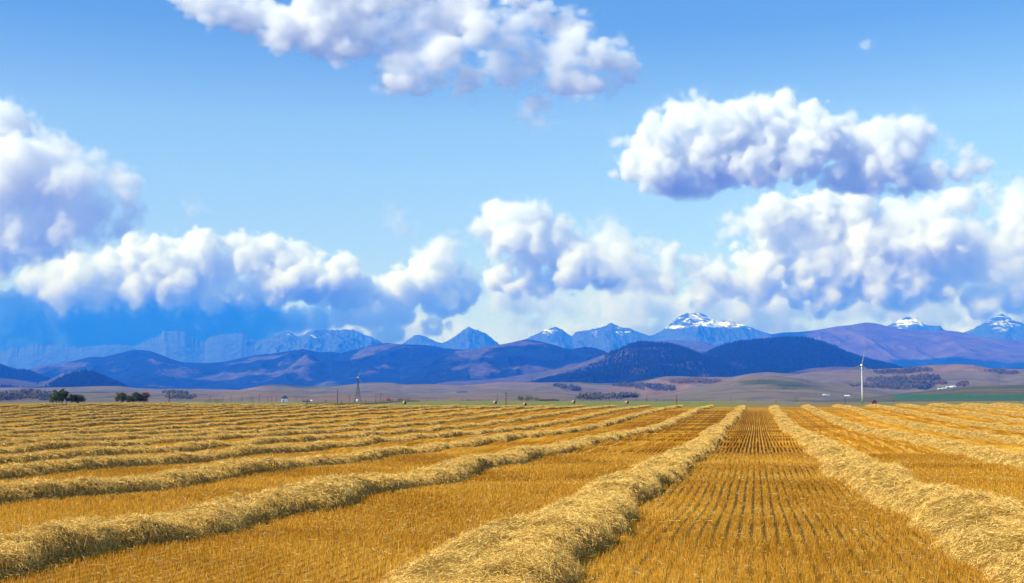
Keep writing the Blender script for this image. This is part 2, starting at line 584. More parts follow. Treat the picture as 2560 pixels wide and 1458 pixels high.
def make_stubble():
    m1 = leafy("stubble_stalk", [(0.0, (0.55, 0.27, 0.025)), (0.4, (0.76, 0.39, 0.035)), (0.8, (0.88, 0.50, 0.06)), (1.0, (0.95, 0.66, 0.18))], 0.4,
               patch=((0.66, 0.56, 0.44), (1, 1, 1)), pscale=0.11)
    m2 = leafy("loose_straw", [(0.0, (0.62, 0.40, 0.10)), (1.0, (0.90, 0.72, 0.36))], 0.3)
    m3 = leafy("green_weed", [(0.0, (0.10, 0.17, 0.03)), (1.0, (0.22, 0.30, 0.05))], 0.3)
    V = []; Fc = []; M = []; off = 0
    # near: single stalks, rows 0.187 m apart
    rowsj = np.arange(int(-45 / 0.187), int(34 / 0.187))
    for j in rowsj:
        c = j * 0.187
        s0, s1 = 11.0, 64.0
        sb = s0
        # density falls with distance, width grows
        edges = np.geomspace(s0, s1, 40)
        for a, b2 in zip(edges[:-1], edges[1:]):
            mid = (a + b2) / 2
            x, y = sc2xy(mid, c)
            if y < 12 or abs(x) > 0.40 * y + 1.0 or y > 62:
                continue
            if np.min(np.abs(c - np.array(ROWS))) < 0.45:
                continue
            d = math.hypot(x, y)
            n = rng.poisson((b2 - a) * 190 * (15 / d) ** 1.0)
            if n == 0:
                continue
            s = rng.uniform(a, b2, n); yy_ = s * CA; jt = 0.022 + 0.055 * smooth(.58, .74, fbm(s / 3.2, j * .06, 0, 3, 4)) + 0.06 * smooth(20.5, 17, yy_)
            cc = c + rng.normal(0, 1, n) * jt + 0.02 * (vnoise(s / 0.7, j * 0.37, 0, 3) - 0.5)
            gap = vnoise(s / 0.45, j * 1.7, 0, 6)
            keep = gap > 0.16
            s, cc = s[keep], cc[keep]; n = len(s)
            if n == 0:
                continue
            X, Y = sc2xy(s, cc)
            V.append((X, Y, d)); M.append(n)
    X = np.concatenate([q[0] for q in V]); Y = np.concatenate([q[1] for q in V])
    Z = ground_z(X, Y)
    n = len(X); dist = np.hypot(X, Y)
    D = np.stack([rng.normal(0, 0.22, n), rng.normal(0, 0.22, n), np.ones(n)], 1); D /= np.linalg.norm(D, axis=1)[:, None]
    L = rng.uniform(0.04, 0.11, n); W = rng.uniform(0.004, 0.007, n) * (dist / 15) ** 0.9
    side = np.cross(D, rng.normal(size=(n, 3))); side /= np.linalg.norm(side, axis=1)[:, None]
    P = np.stack([X, Y, Z - 0.01], 1)
    tip = P + D * L[:, None]
    q = np.stack([P - side * W[:, None] / 2, P + side * W[:, None] / 2, tip + side * W[:, None] / 2.6, tip - side * W[:, None] / 2.6], 1).reshape(-1, 3)
    fq = np.arange(4 * n).reshape(-1, 4)
    print("stalks", n)
    me = raw_mesh("stubble", q, fq, 4)
    o = link("stubble", me, [m1])
    tag(o, "short cut golden stubble stalks in rows between the near windrows", "stubble", kind="stuff")
    # loose straw and chaff blown off the swaths, plus a few green weeds
    nl = 30000
    s = rng.uniform(0, 1, nl) ** 1.6 * 60 + 11
    c = rng.uniform(-1, 1, nl) * (0.42 * s) + s * 0.0
    c = c - s * SA / CA
    rowc = np.array(ROWS)
    # cluster half of them along the foot of the rows
    kk = rng.integers(0, len(rowc), nl)
    near = rng.random(nl) < 0.5
    c = np.where(near, rowc[kk] + rng.choice([-1, 1], nl) * (0.9 + np.abs(rng.normal(0, 0.55, nl))), c)
    X, Y = sc2xy(s, c)
    ok = (np.abs(X) < 0.42 * Y + 1) & (Y > 12)
    X, Y = X[ok], Y[ok]; n = len(X)
    Z = ground_z(X, Y) + rng.uniform(0.05, 0.13, n)
    D = rng.normal(size=(n, 3)); D[:, 2] *= 0.25; D /= np.linalg.norm(D, axis=1)[:, None]
    dd = np.hypot(X, Y)
    v, f = straw_tris(np.stack([X, Y, Z], 1), D, rng.uniform(0.04, 0.14, n), rng.uniform(0.003, 0.006, n) * (dd / 15) ** 0.9, rng)
    nw = 900
    Yw = rng.uniform(13, 40, nw); Xw = rng.uniform(-0.4, 0.4, nw) * Yw
    wm = fbm(Xw / 2.5, Yw / 2.5, 0, 2, 5) > 0.60
    Xw, Yw = Xw[wm], Yw[wm]; nw = len(Xw)
    Dw = np.stack([rng.normal(0, .5, nw), rng.normal(0, .5, nw), np.ones(nw)], 1); Dw /= np.linalg.norm(Dw, axis=1)[:, None]
    vw, fw = straw_tris(np.stack([Xw, Yw, ground_z(Xw, Yw)], 1), Dw, rng.uniform(.08, .17, nw), rng.uniform(.01, .02, nw), rng)
    me = raw_mesh("loose_straw", np.concatenate([v, vw]), np.concatenate([f, fw + len(v)]), 3,
                  np.concatenate([np.zeros(n), np.ones(nw)]))
    o = link("loose_straw", me, [m2, m3])
    tag(o, "pale loose straw bits and few green weeds scattered over the stubble", "loose straw", kind="stuff")
    # further out: each seed row is a thin ragged hedge of stalks
    vs = []; fs = []; off = 0
    for j in np.arange(int(-100 / 0.187), int(62 / 0.187)):
        c = j * 0.187
        if np.min(np.abs(c - np.array(ROWS))) < 0.45:
            continue
        ss = [56.0]
        while ss[-1] < 225:
            ss.append(ss[-1] + 0.0075 * ss[-1] * rng.uniform(0.7, 1.3))
        ss = np.array(ss)
        x, y = sc2xy(ss, c)
        ok = (np.abs(x) < 0.395 * y) & (y > 58) & (y < 215)
        if ok.sum() < 3:
            continue
        ss = ss[ok]
        cc = c + rng.normal(0, 0.012, len(ss))
        x, y = sc2xy(ss, cc); z = ground_z(x, y)
        h = rng.uniform(0.05, 0.14, len(ss)) * (vnoise(ss / 2.2, j * 1.3, 0, 2) > 0.12)
        n = len(ss)
        lo = np.stack([x, y, z - 0.02], 1); hi = np.stack([x + rng.normal(0, .015, n), y, z + h], 1)
        vs.append(np.concatenate([lo, hi]))
        a = np.arange(n - 1)
        fs.append(np.stack([a, a + 1, a + 1 + n, a + n], 1) + off)
        off += 2 * n
    me = raw_mesh("far_stubble", np.concatenate(vs), np.concatenate(fs), 4)
    o = link("far_stubble", me, [m1])
    tag(o, "fine striped rows of golden stubble in the middle distance of the field", "stubble", kind="stuff")
    print("hedge quads", sum(len(f) for f in fs))


# ------------------------------------------------------------------ hills and mountains
LAYERS = {}


def layer(name, knots, y0, yc, y1, base, mat, label, nu=500, nv=90, rel=6.0, lam=(0.02, 0.02), warp=14.0, crest=1.5,
          crest_l=0.03, shape=0.85, kind='soft', fade=0.0, seed=0, attrs=None, x0=-200, x1=2760):
    kx, kp = zip(*knots); kx = np.array(kx, float); kp = np.array(kp, float)
    Xp = np.linspace(max(x0, kx[0]), min(x1, kx[-1]), nu)
    t = np.concatenate([np.linspace(0, 1, int(nv * 0.8)) ** 0.9, np.linspace(1.03, 1.3, nv - int(nv * 0.8))])
    yy = np.interp(t, [0, 1, 1.3], [y0, yc, y1])

    def px(Xq, tq, yq):
        ridge = (1 - np.clip(tq, 0, 1))
        env = np.clip(4 * tq * (1 - tq), 0, 1) ** 0.7 * (tq <= 1)
        wx = (Xq - 1280) / F * yq
        n1 = fbm(wx * lam[0] * 0.5 + 3, yq * lam[1] * 0.5, 0, 3, seed)
        Xw = Xq + warp * (n1 - 0.5) * 2 * np.clip(ridge * 3, 0, 1) * 1.5
        cr = np.interp(Xw, kx, kp)
        if kind == 'rock':
            cr = cr - crest * 2 * (ridged(Xq * crest_l, 0.3 + seed, 4, seed) - 0.45) * smooth(.55, 1, tq)
        else:
            cr = cr - crest * 2 * (fbm(Xq * crest_l, 0.3 + seed, 0, 4, seed) - 0.5) * smooth(.4, 1, tq)
        bs = np.interp(Xq, [b[0] for b in base], [b[1] for b in base])
        if kind == 'rock':
            r = ridged(wx * lam[0], yq * lam[1], 6, seed + 1) - 0.42
        else:
            r = (ridged(wx * lam[0], yq * lam[1], 4, seed + 1, 0.45) - 0.42) * 0.7 + (fbm(wx * lam[0] * .6, yq * lam[1] * .6, 0, 4, seed + 2) - .5) * 0.8
        r = r * (1 - fade * smooth(760, 560, Xq))
        up = np.interp(tq, [0, 1, 1.3], [0, 1, 0.75])
        up = np.where(tq <= 1, np.abs(up) ** shape, up)
        hgt = (bs - cr)
        p = bs - hgt * up - r * rel * env * np.clip(np.abs(hgt) / 60, 0.12, 1.6)
        # never poke above the skyline of this layer
        lim = cr + (1 - np.clip(tq, 0, 1)) * np.maximum(hgt, 1) * 0.03
        return np.where(tq < 1, np.maximum(p, lim), p)

    X, T_ = np.meshgrid(Xp, t, indexing='ij'); Y = np.broadcast_to(yy[None, :], X.shape)
    P = px(X, T_, Y)
    x = (X - 1280) / F * Y; z = CAMZ + (1000 - P) * Y / F
    v = np.stack([x, Y, z], -1).reshape(-1, 3)
    me = raw_mesh(name, v, grid_faces(len(Xp), len(t)), 4, smooth_=(kind != 'rock'))
    if attrs:
        col = attrs(X, P, T_, x, Y, z)
        ca = me.color_attributes.new("cover", 'FLOAT_COLOR', 'POINT')
        ca.data.foreach_set("color", np.asarray(col, np.float32).reshape(-1))
    o = link(name, me, [mat]); o["kind"] = "structure"; o["label"] = label
    LAYERS[name + label] = (Xp, t, x, Y, z, P)
    return (Xp, t, x, np.array(Y), z, P)


def locate(lay, X, Yp):
    """point of a hill layer that the photograph shows at (X, Yp)"""
    Xp, t, x, Y, z, P = lay
    i = int(np.clip(np.searchsorted(Xp, X), 1, len(Xp) - 1))
    col = P[i]
    k = np.argmax(col <= Yp) if np.any(col <= Yp) else len(t) // 2
    return ((X - 1280) / F * Y[i, k], Y[i, k], z[i, k])


def cover_mat(name, grass, forest, third=None, rough=0.95, fine=0.02, bump=0.0):
    m, nt, out = mat_nodes(name)
    b = N(nt, "ShaderNodeBsdfPrincipled"); b.inputs['Roughness'].default_value = rough
    b.inputs['Specular IOR Level'].default_value = 0.05
    att = N(nt, "ShaderNodeAttribute", attribute_name="cover")
    sep = N(nt, "ShaderNodeSeparateColor"); nt.links.new(att.outputs['Color'], sep.inputs[0])
    f = noise_tex(nt, fine, 6, 0.65)
    g = ramp(nt, f, [(0.3, grass[0]), (0.5, grass[1]), (0.7, grass[2])])
    fo = ramp(nt, f, [(0.35, forest[0]), (0.65, forest[1])])
    # ragged border between grass and wood
    ad = N(nt, "ShaderNodeMath", operation='MULTIPLY_ADD'); ad.inputs[1].default_value = 1.0; ad.inputs[2].default_value = -0.5
    f2 = noise_tex(nt, fine * 2.2, 6, 0.75)
    nt.links.new(f2, ad.inputs[0])
    sm = N(nt, "ShaderNodeMath", operation='ADD'); nt.links.new(sep.outputs[0], sm.inputs[0]); nt.links.new(ad.outputs[0], sm.inputs[1])
    st = N(nt, "ShaderNodeMapRange"); st.inputs[1].default_value = 0.42; st.inputs[2].default_value = 0.56
    nt.links.new(sm.outputs[0], st.inputs[0])
    c = mix(nt, st.outputs[0], g, fo)
    if third:
        c = mix(nt, sep.outputs[1], c, third)
    nt.links.new(c, b.inputs['Base Color'])
    if bump:
        bp = N(nt, "ShaderNodeBump"); bp.inputs['Strength'].default_value = 1.0; bp.inputs['Distance'].default_value = bump
        nt.links.new(f2, bp.inputs['Height']); nt.links.new(bp.outputs[0], b.inputs['Normal'])
    nt.links.new(b.outputs[0], out.inputs[0])
    return m


ROCKIES_L = [(-220, 892), (0, 883), (20, 877), (33, 869), (50, 871), (78, 864), (93, 861), (107, 862), (200, 868), (300, 862), (335, 867), (355, 857), (375, 848),
             (395, 841), (408, 827), (420, 831), (440, 827), (460, 829), (480, 842), (500, 852), (512, 854), (520, 847), (540, 839), (560, 835),
             (590, 834), (607, 833), (625, 844), (640, 852), (655, 851), (670, 844), (690, 836), (720, 831), (745, 840), (757, 838), (770, 831),
             (785, 826), (800, 825), (830, 826), (860, 825), (880, 824), (890, 827), (910, 837), (930, 844), (945, 851), (958, 860), (985, 870), (1000, 867), (1010, 858),
             (1020, 851), (1035, 839), (1045, 838), (1060, 842), (1075, 847), (1095, 857), (1108, 859), (1125, 849), (1145, 836), (1160, 825),
             (1171, 818), (1180, 822), (1195, 826), (1215, 836), (1235, 851), (1250, 863), (1275, 872), (1300, 860), (1310, 848), (1320, 846), (1335, 839), (1350, 832),
             (1365, 824), (1378, 820), (1391, 819), (1405, 825), (1420, 836), (1430, 841), (1440, 831), (1455, 829), (1475, 825), (1500, 820),
             (1515, 815), (1527, 808), (1540, 812), (1555, 820), (1575, 822), (1600, 832), (1625, 842), (1640, 836), (1660, 824), (1675, 810),
             (1688, 802), (1700, 790), (1715, 784), (1730, 781), (1750, 783), (1770, 790), (1790, 804), (1800, 806), (1812, 803), (1822, 801),
             (1840, 805), (1860, 812), (1885, 822), (1910, 831), (1935, 838), (1990, 852), (2080, 870), (2150, 858), (2200, 830), (2215, 818), (2230, 810), (2250, 801), (2265, 795),
             (2280, 790), (2290, 794), (2300, 802), (2310, 810), (2325, 815), (2340, 813), (2352, 815), (2360, 825), (2390, 838), (2415, 832),
             (2430, 825), (2450, 814), (2475, 799), (2490, 792), (2508, 785), (2520, 790), (2535, 802), (2545, 804), (2560, 810), (2620, 822), (2780, 850)]
PURPLE = [(1780, 900), (1850, 868), (1885, 853), (1900, 845), (1930, 836), (1960, 832), (2000, 831), (2050, 824), (2090, 817), (2130, 813), (2165, 806), (2185, 808),
          (2200, 811), (2230, 818), (2260, 824), (2300, 827), (2380, 828), (2400, 830), (2430, 839), (2480, 847), (2560, 854), (2780, 868)]
MID = [(-220, 935), (70, 926), (100, 915), (130, 912), (150, 911), (190, 901), (225, 893), (260, 893), (300, 883), (320, 878), (335, 875), (350, 876), (375, 878), (400, 886),
       (430, 898), (460, 907), (480, 907), (520, 908), (560, 905), (600, 896), (640, 888), (680, 885), (720, 879), (755, 873), (780, 878),
       (800, 882), (830, 880), (850, 884), (880, 876), (910, 869), (940, 861), (965, 858), (1000, 861), (1040, 862), (1080, 864), (1110, 871), (1150, 874),
       (1200, 880), (1300, 900), (1450, 930), (1600, 960)]
MID2 = [(1000, 925), (1040, 905), (1090, 890), (1130, 880), (1180, 874), (1220, 867), (1260, 861), (1290, 854), (1315, 849), (1335, 851), (1360, 856), (1390, 864), (1410, 871),
        (1430, 873), (1460, 868), (1480, 869), (1510, 878), (1530, 888), (1560, 900), (1640, 925), (1700, 940)]
HUMP = [(1540, 880), (1580, 868), (1600, 864), (1640, 853), (1690, 851), (1750, 855), (1800, 866), (1860, 876), (1900, 890)]
FRONT = [(1000, 985), (1060, 967), (1082, 962), (1120, 954), (1160, 952), (1200, 950), (1260, 945), (1300, 938), (1350, 932), (1400, 921), (1450, 908), (1500, 891), (1540, 877),
         (1570, 864), (1600, 856), (1630, 857), (1665, 859), (1700, 866), (1720, 872), (1745, 882), (1765, 884), (1800, 893), (1850, 920), (1950, 955)]
FRONT2 = [(1690, 940), (1730, 905), (1755, 888), (1770, 881), (1790, 871), (1815, 862), (1850, 855), (1875, 853), (1910, 849), (1950, 846), (1990, 844), (2020, 846), (2050, 854),
          (2090, 869), (2120, 883), (2150, 894), (2165, 897), (2180, 903), (2210, 909), (2235, 915), (2280, 930)]
LOWL = [(-220, 900), (-60, 908), (0, 913), (25, 920), (45, 926), (60, 925), (75, 928), (100, 938), (112, 943), (160, 958), (220, 972)]
LOWL2 = [(-220, 950), (0, 945), (40, 949), (90, 957), (120, 952), (140, 942), (160, 934), (180, 931), (200, 928), (215, 927), (235, 931), (260, 942), (290, 955), (320, 967), (380, 985)]
GRASS = [(-220, 966), (0, 969), (100, 970), (250, 966), (300, 966), (350, 971), (400, 973), (500, 972), (540, 973), (600, 975), (640, 968), (665, 963), (680, 961), (720, 962),
         (760, 967), (800, 966), (860, 963), (900, 959), (930, 957), (980, 957), (1000, 961), (1080, 961), (1150, 964), (1200, 961), (1250, 955),
         (1350, 957), (1450, 956), (1500, 959), (1560, 959), (1620, 950), (1660, 942), (1700, 941), (1750, 943), (1830, 943), (1880, 934), (1920, 931),
         (1960, 934), (2000, 935), (2040, 929), (2100, 926), (2170, 924), (2250, 921), (2330, 913), (2390, 911), (2430, 913), (2480, 922), (2560, 924), (2780, 930)]
GRASS2 = [(-220, 984), (0, 980), (200, 984), (420, 980), (480, 984), (560, 986), (620, 976), (700, 975), (760, 980), (800, 985), (870, 980), (960, 983), (1040, 990), (1120, 984),
          (1250, 975), (1330, 980), (1420, 985), (1500, 990), (1600, 992), (1680, 982), (1740, 968), (1800, 955), (1850, 946), (1900, 940), (1950, 941), (2000, 946),
          (2060, 958), (2150, 970), (2250, 985), (2330, 998), (2400, 1003)]
DARKR = [(1960, 1004), (2000, 1001), (2080, 998), (2153, 995), (2189, 992), (2246, 984), (2300, 979), (2355, 974), (2403, 967), (2451, 965), (2560, 962), (2780, 958)]
PURP0 = [(1880, 945), (1960, 936), (1990, 929), (2030, 921), (2080, 917), (2130, 918), (2200, 922), (2260, 930)]
B1003 = [(-300, 1003), (2900, 1003)]


def B(v):
    return [(-300, v), (2900, v)]


def make_hills():
    rock, nt, out = mat_nodes("mountain_rock")
    b = N(nt, "ShaderNodeBsdfPrincipled"); b.inputs['Roughness'].default_value = 0.95
    b.inputs['Specular IOR Level'].default_value = 0.1
    att = N(nt, "ShaderNodeAttribute", attribute_name="cover"); sep = N(nt, "ShaderNodeSeparateColor")
    nt.links.new(att.outputs['Color'], sep.inputs[0])
    f = noise_tex(nt, 0.004, 6, 0.7, stretch=(1, 1, 3.0))
    c = ramp(nt, f, [(0.3, (0.02, 0.03, 0.045)), (0.7, (0.06, 0.07, 0.09))])
    sm = N(nt, "ShaderNodeMath", operation='MULTIPLY_ADD'); sm.inputs[1].default_value = 0.9
    nt.links.new(f, sm.inputs[0]); nt.links.new(sep.outputs[0], sm.inputs[2])
    st = N(nt, "ShaderNodeMapRange"); st.inputs[1].default_value = 0.80; st.inputs[2].default_value = 0.98
    nt.links.new(sm.outputs[0], st.inputs[0])
    c = mix(nt, st.outputs[0], c, (0.85, 0.87, 0.9))
    nt.links.new(c, b.inputs['Base Color']); nt.links.new(b.outputs[0], out.inputs[0])

    def snow(X, P, T_, x, y, z):
        hgt = 1000 - P
        s = smooth(120, 230, hgt) * 0.30 + 0.42 * (ridged(x / 260 + z / 300, z / 90, 5, 3) - 0.42) * smooth(110, 160, hgt)
        for cx, cp, rx, rp, a in ((2290, 805, 70, 12, .30), (1790, 812, 60, 9, .32), (1740, 792, 50, 10, .10), (1370, 828, 26, 10, .3), (1560, 832, 40, 14, .18),
                                  (1700, 818, 40, 5, .25), (2500, 815, 60, 22, .12), (800, 838, 50, 14, .16), (720, 838, 40, 10, .10), (1490, 838, 40, 10, .15)):
            s = s + a * np.exp(-((X - cx) / rx) ** 2 - ((P - cp) / rp) ** 2)
        s = s * (1 - smooth(600, 250, X) * 0.6)
        return np.stack([s, s * 0, s * 0, s * 0 + 1], -1)

    layer("mountain_range", ROCKIES_L, 25000, 29500, 33500, B(965), rock, "jagged blue rocky mountains with snow on their peaks along the skyline",
          nu=1800, nv=150, rel=46, lam=(1 / 1300, 1 / 2300), warp=10, crest=2.3, crest_l=0.08, shape=0.9, kind='rock', fade=0.7, seed=1, attrs=snow)

    tan = ((0.036, 0.036, 0.036), (0.075, 0.070, 0.060), (0.125, 0.108, 0.085))
    dark = ((0.004, 0.014, 0.014), (0.012, 0.030, 0.024))

    def fmask(bias, lam, seed, extra=None):
        def g(X, P, T_, x, y, z):
            n = fbm(x / lam, y / lam * 0.6, 0, 5, seed)
            s = 0.5 + (n - 0.5) * 2.0 + bias
            if extra is not None:
                s = s + extra(X, P, T_)
            s = np.clip(s, 0, 1)
            return np.stack([s, s * 0, s * 0, s * 0 + 1], -1)
        return g

    def blob(X, P, cx, cp, rx, rp, a):
        return a * np.exp(-((X - cx) / rx) ** 2 - ((P - cp) / rp) ** 2)
    purple = cover_mat("purple_slope", ((0.045, 0.028, 0.033), (0.085, 0.058, 0.06), (0.13, 0.09, 0.085)), dark, fine=0.003)
    layer("bare_hills", PURPLE, 16500, 20500, 24000, B(945), purple, "smooth purple brown mountain ridge right of the snowy peaks",
          nu=800, nv=130, rel=46, lam=(1 / 1300, 1 / 2600), warp=10, crest=0.8, seed=3,
          attrs=fmask(-0.25, 1500, 2, lambda X, P, T_: 0.5 * smooth(885, 915, P)))
    mg = cover_mat("far_forest", tan, dark, fine=0.009, bump=24)
    layer("forested_hills", MID, 11500, 15500, 18500, B(985), mg, "blue forested hills with pinkish grass patches at the left and centre",
          nu=900, nv=120, rel=42, lam=(1 / 900, 1 / 1300), warp=26, crest=1.2, seed=5,
          attrs=fmask(0.18, 420, 4, lambda X, P, T_: blob(X, P, 330, 940, 45, 60, .5) - blob(X, P, 285, 905, 35, 22, .35) - blob(X, P, 390, 905, 22, 22, .4)
                      - blob(X, P, 170, 912, 60, 9, .35) - blob(X, P, 650, 893, 55, 9, .45) - blob(X, P, 640, 935, 60, 4, .35) + .15 * smooth(930, 960, P)
                      - blob(X, P, 980, 870, 60, 8, .3)))
    layer("forested_hills", MID2, 9800, 12800, 15000, B(985), mg, "dark blue wooded hills in the middle, left of the big wooded hill",
          nu=600, nv=110, rel=38, lam=(1 / 750, 1 / 1100), warp=20, crest=1.0, seed=6,
          attrs=fmask(0.24, 380, 1, lambda X, P, T_: -blob(X, P, 1310, 858, 60, 8, .4) - blob(X, P, 1130, 890, 40, 10, .35)))
    layer("forested_hills", HUMP, 15500, 17500, 19000, B(930), mg, "low violet hump of hill under the central snowy peak",
          nu=200, nv=50, rel=10, lam=(1 / 900, 1 / 1300), seed=2, attrs=fmask(-0.15, 800, 3))
    near = cover_mat("near_forest", tan, ((0.004, 0.012, 0.010), (0.012, 0.026, 0.018)), fine=0.010, bump=10)
    fr = layer("forested_hills", FRONT, 6500, 9200, 11500, B(990), near, "large dark wooded hill with a long pink grass slope on its left",
               nu=700, nv=120, rel=32, lam=(1 / 700, 1 / 1000), warp=14, crest=1.0, seed=7,
               attrs=fmask(0.09, 420, 5, lambda X, P, T_: -0.75 * smooth(26, 4, P - np.interp(X, [c[0] for c in FRONT], [c[1] for c in FRONT])) * smooth(1560, 1480, X)
                           - 0.35 * smooth(1360, 1200, X) - blob(X, P, 1690, 908, 35, 5, .8) - blob(X, P, 1590, 930, 20, 6, .6) - blob(X, P, 1420, 930, 60, 8, .4)))
    fr2 = layer("forested_hills", FRONT2, 7200, 9600, 11500, B(990), near, "dark wooded dome hill behind the right wind turbine",
                nu=500, nv=110, rel=16, lam=(1 / 700, 1 / 1000), warp=12, crest=1.0, seed=4,
                attrs=fmask(0.25, 500, 6, lambda X, P, T_: -blob(X, P, 1820, 880, 45, 10, .45) - blob(X, P, 1900, 862, 60, 6, .45)))
    ll = layer("forested_hills", LOWL, 8500, 10500, 12000, B(990), near, "small dark wooded hill at the far left edge",
               nu=160, nv=70, rel=12, lam=(1 / 600, 1 / 900), seed=3, attrs=fmask(0.30, 500, 2, lambda X, P, T_: -blob(X, P, 60, 930, 18, 5, .5)))
    ll2 = layer("forested_hills", LOWL2, 6200, 8000, 9500, B(990), near, "small dark wooded knoll with pale grass flank at the lower left",
                nu=260, nv=80, rel=10, lam=(1 / 500, 1 / 800), seed=6,
                attrs=fmask(0.0, 450, 3, lambda X, P, T_: blob(X, P, 230, 952, 60, 22, .55) - blob(X, P, 90, 965, 80, 14, .35)))
    p0 = layer("bare_hills", PURP0, 5800, 6600, 7600, B(960), cover_mat("dim_grass", ((0.05, 0.04, 0.045), (0.09, 0.07, 0.06), (0.13, 0.10, 0.09)), dark, fine=0.01),
               "low dim violet rise in front of the wooded dome hill", nu=200, nv=50, rel=6, lam=(1 / 400, 1 / 600), seed=2, attrs=fmask(-.2, 400, 3))
    gm = cover_mat("dry_grass", ((0.080, 0.070, 0.050), (0.145, 0.116, 0.068), (0.205, 0.160, 0.090)), ((0.035, 0.05, 0.02), (0.08, 0.095, 0.03)),
                   third=(0.30, 0.13, 0.05), fine=0.012)

    def gattr(bias, lam, seed, extra=None):
        base = fmask(bias, lam, seed, extra)

        def g(X, P, T_, x, y, z):
            c = base(X, P, T_, x, y, z)
            c[..., 1] = np.clip((fbm(x / 260, y / 420, 0, 4, 7) - 0.56) * 3.0, 0, 0.30)
            return c
        return g
    woods = lambda X, P, T_: (blob(X, P, 2280, 950, 90, 14, .35) + blob(X, P, 2200, 968, 90, 10, .3) + blob(X, P, 2270, 934, 60, 6, .3))
    g1 = layer("grass_hills", GRASS, 3300, 5300, 6800, B(1003), gm, "rolling dry grass foothills behind the wind turbines",
               nu=1000, nv=120, rel=32, lam=(1 / 380, 1 / 800), warp=30, crest=0.8, crest_l=0.02, seed=2, shape=0.8,
               attrs=gattr(-0.36, 260, 1, woods))
    g2 = layer("grass_hills", GRASS2, 2200, 3300, 4200, B(1004), gm, "low grey brown grass rises at the foot of the foothills",
               nu=800, nv=90, rel=22, lam=(1 / 300, 1 / 500), warp=30, crest=1.2, crest_l=0.012, seed=8 % 7, shape=0.75,
               attrs=gattr(-0.40, 200, 2))
    dm = cover_mat("dark_field", ((0.075, 0.06, 0.03), (0.11, 0.085, 0.04), (0.16, 0.13, 0.05)), ((0.05, 0.07, 0.025), (0.06, 0.09, 0.03)),
                   third=(0.03, 0.11, 0.035), fine=0.01)

    def dattr(X, P, T_, x, y, z):
        st = smooth(985, 988, P) * smooth(1001, 997, P) * smooth(2210, 2250, X)
        s = np.clip(0.5 + (fbm(x / 300, y / 60, 0, 4, 5) - .5) * 1.4 - .15, 0, 1)
        return np.stack([s, st * .9, s * 0, s * 0 + 1], -1)
    g3 = layer("dark_pasture", DARKR, 1500, 2400, 3000, [(-300, 1010), (2000, 1010), (2150, 1010), (2900, 1007)], dm, "dark brown and green sloping pasture at the right behind the field",
               nu=400, nv=70, rel=4, lam=(1 / 160, 1 / 300), warp=6, crest=0.4, seed=4, shape=0.9, attrs=dattr)
    return dict(front=fr, front2=fr2, lowl=ll, lowl2=ll2, g1=g1, g2=g2, g3=g3)


def forest_cones(lays):
    """conifers too many to count on the wooded hills: one object per hill group"""
    vs = []; fs = []; off = 0
    for (lay, lam, seed, cnt, lim) in lays:
        Xp, t, x, Y, z, P = lay
        n = cnt
        i = rng.integers(0, len(Xp) - 1, n); k = rng.integers(2, int(len(t) * 0.82), n)
        a = rng.random(n)
        xx = x[i, k] * (1 - a) + x[i + 1, k] * a; yy = Y[i, k]; zz = z[i, k] * (1 - a) + z[i + 1, k] * a
        b = rng.random(n)
        k2 = np.minimum(k + 1, len(t) - 1)
        xx = xx * (1 - b) + x[i, k2] * b; yy = yy * (1 - b) + Y[i, k2] * b; zz = zz * (1 - b) + z[i, k2] * b
        PX = P[i, k]; XX = Xp[i]
        f = lim(XX, PX, xx, yy)
        keep = rng.random(n) < f
        xx, yy, zz = xx[keep], yy[keep], zz[keep]; n = len(xx)
        h = rng.uniform(9, 20, n); r = h * rng.uniform(0.22, 0.34, n)
        ang = rng.random(n) * 6.28
        ring = []
        for q in range(5):
            th = ang + q * 2 * np.pi / 5
            ring.append(np.stack([xx + r * np.cos(th), yy + r * np.sin(th), zz - 1], 1))
        top = np.stack([xx, yy, zz + h], 1)
        v = np.stack(ring + [top], 1).reshape(-1, 3)
        base = np.arange(n)[:, None] * 6
        for q in range(5):
            fs.append(np.concatenate([base + q, base + (q + 1) % 5, base + 5], 1) + off)
        vs.append(v); off += len(v)
    me = raw_mesh("conifer_forest", np.concatenate(vs), np.concatenate(fs), 3)
    m = leafy("conifer", [(0, (0.004, 0.012, 0.009)), (1, (0.014, 0.030, 0.018))], 0.0)
    o = link("conifer_forest", me, [m])
    tag(o, "dark conifer forest covering the nearer blue hills", "forest", kind="stuff")
    print("conifers", off // 6)


# ------------------------------------------------------------------ trees
def leaf_quads(centers, radii, n, size, rngl, flat=0.85):
    """n small leaf clumps spread through ellipsoid lobes"""
    c = np.array(centers); r = np.array(radii)
    wgt = np.prod(r, axis=1) ** (2 / 3); wgt /= wgt.sum()
    k = rngl.choice(len(c), n, p=wgt)
    d = rngl.normal(size=(n, 3)); d /= np.linalg.norm(d, axis=1)[:, None]
    rad = rngl.random(n) ** 0.45
    p = c[k] + d * r[k] * rad[:, None]
    a = rngl.normal(size=(n, 3)); a /= np.linalg.norm(a, axis=1)[:, None]
    b = np.cross(a, d + rngl.normal(size=(n, 3)) * 0.6); b /= np.linalg.norm(b, axis=1)[:, None] + 1e-9
    s = size * rngl.uniform(0.6, 1.4, n)[:, None]
    v = np.stack([p - a * s - b * s * .5, p + a * s * .3 - b * s * .8, p + a * s + b * s * .4, p - a * s * .4 + b * s], 1).reshape(-1, 3)
    return v, np.arange(4 * n).reshape(-1, 4)


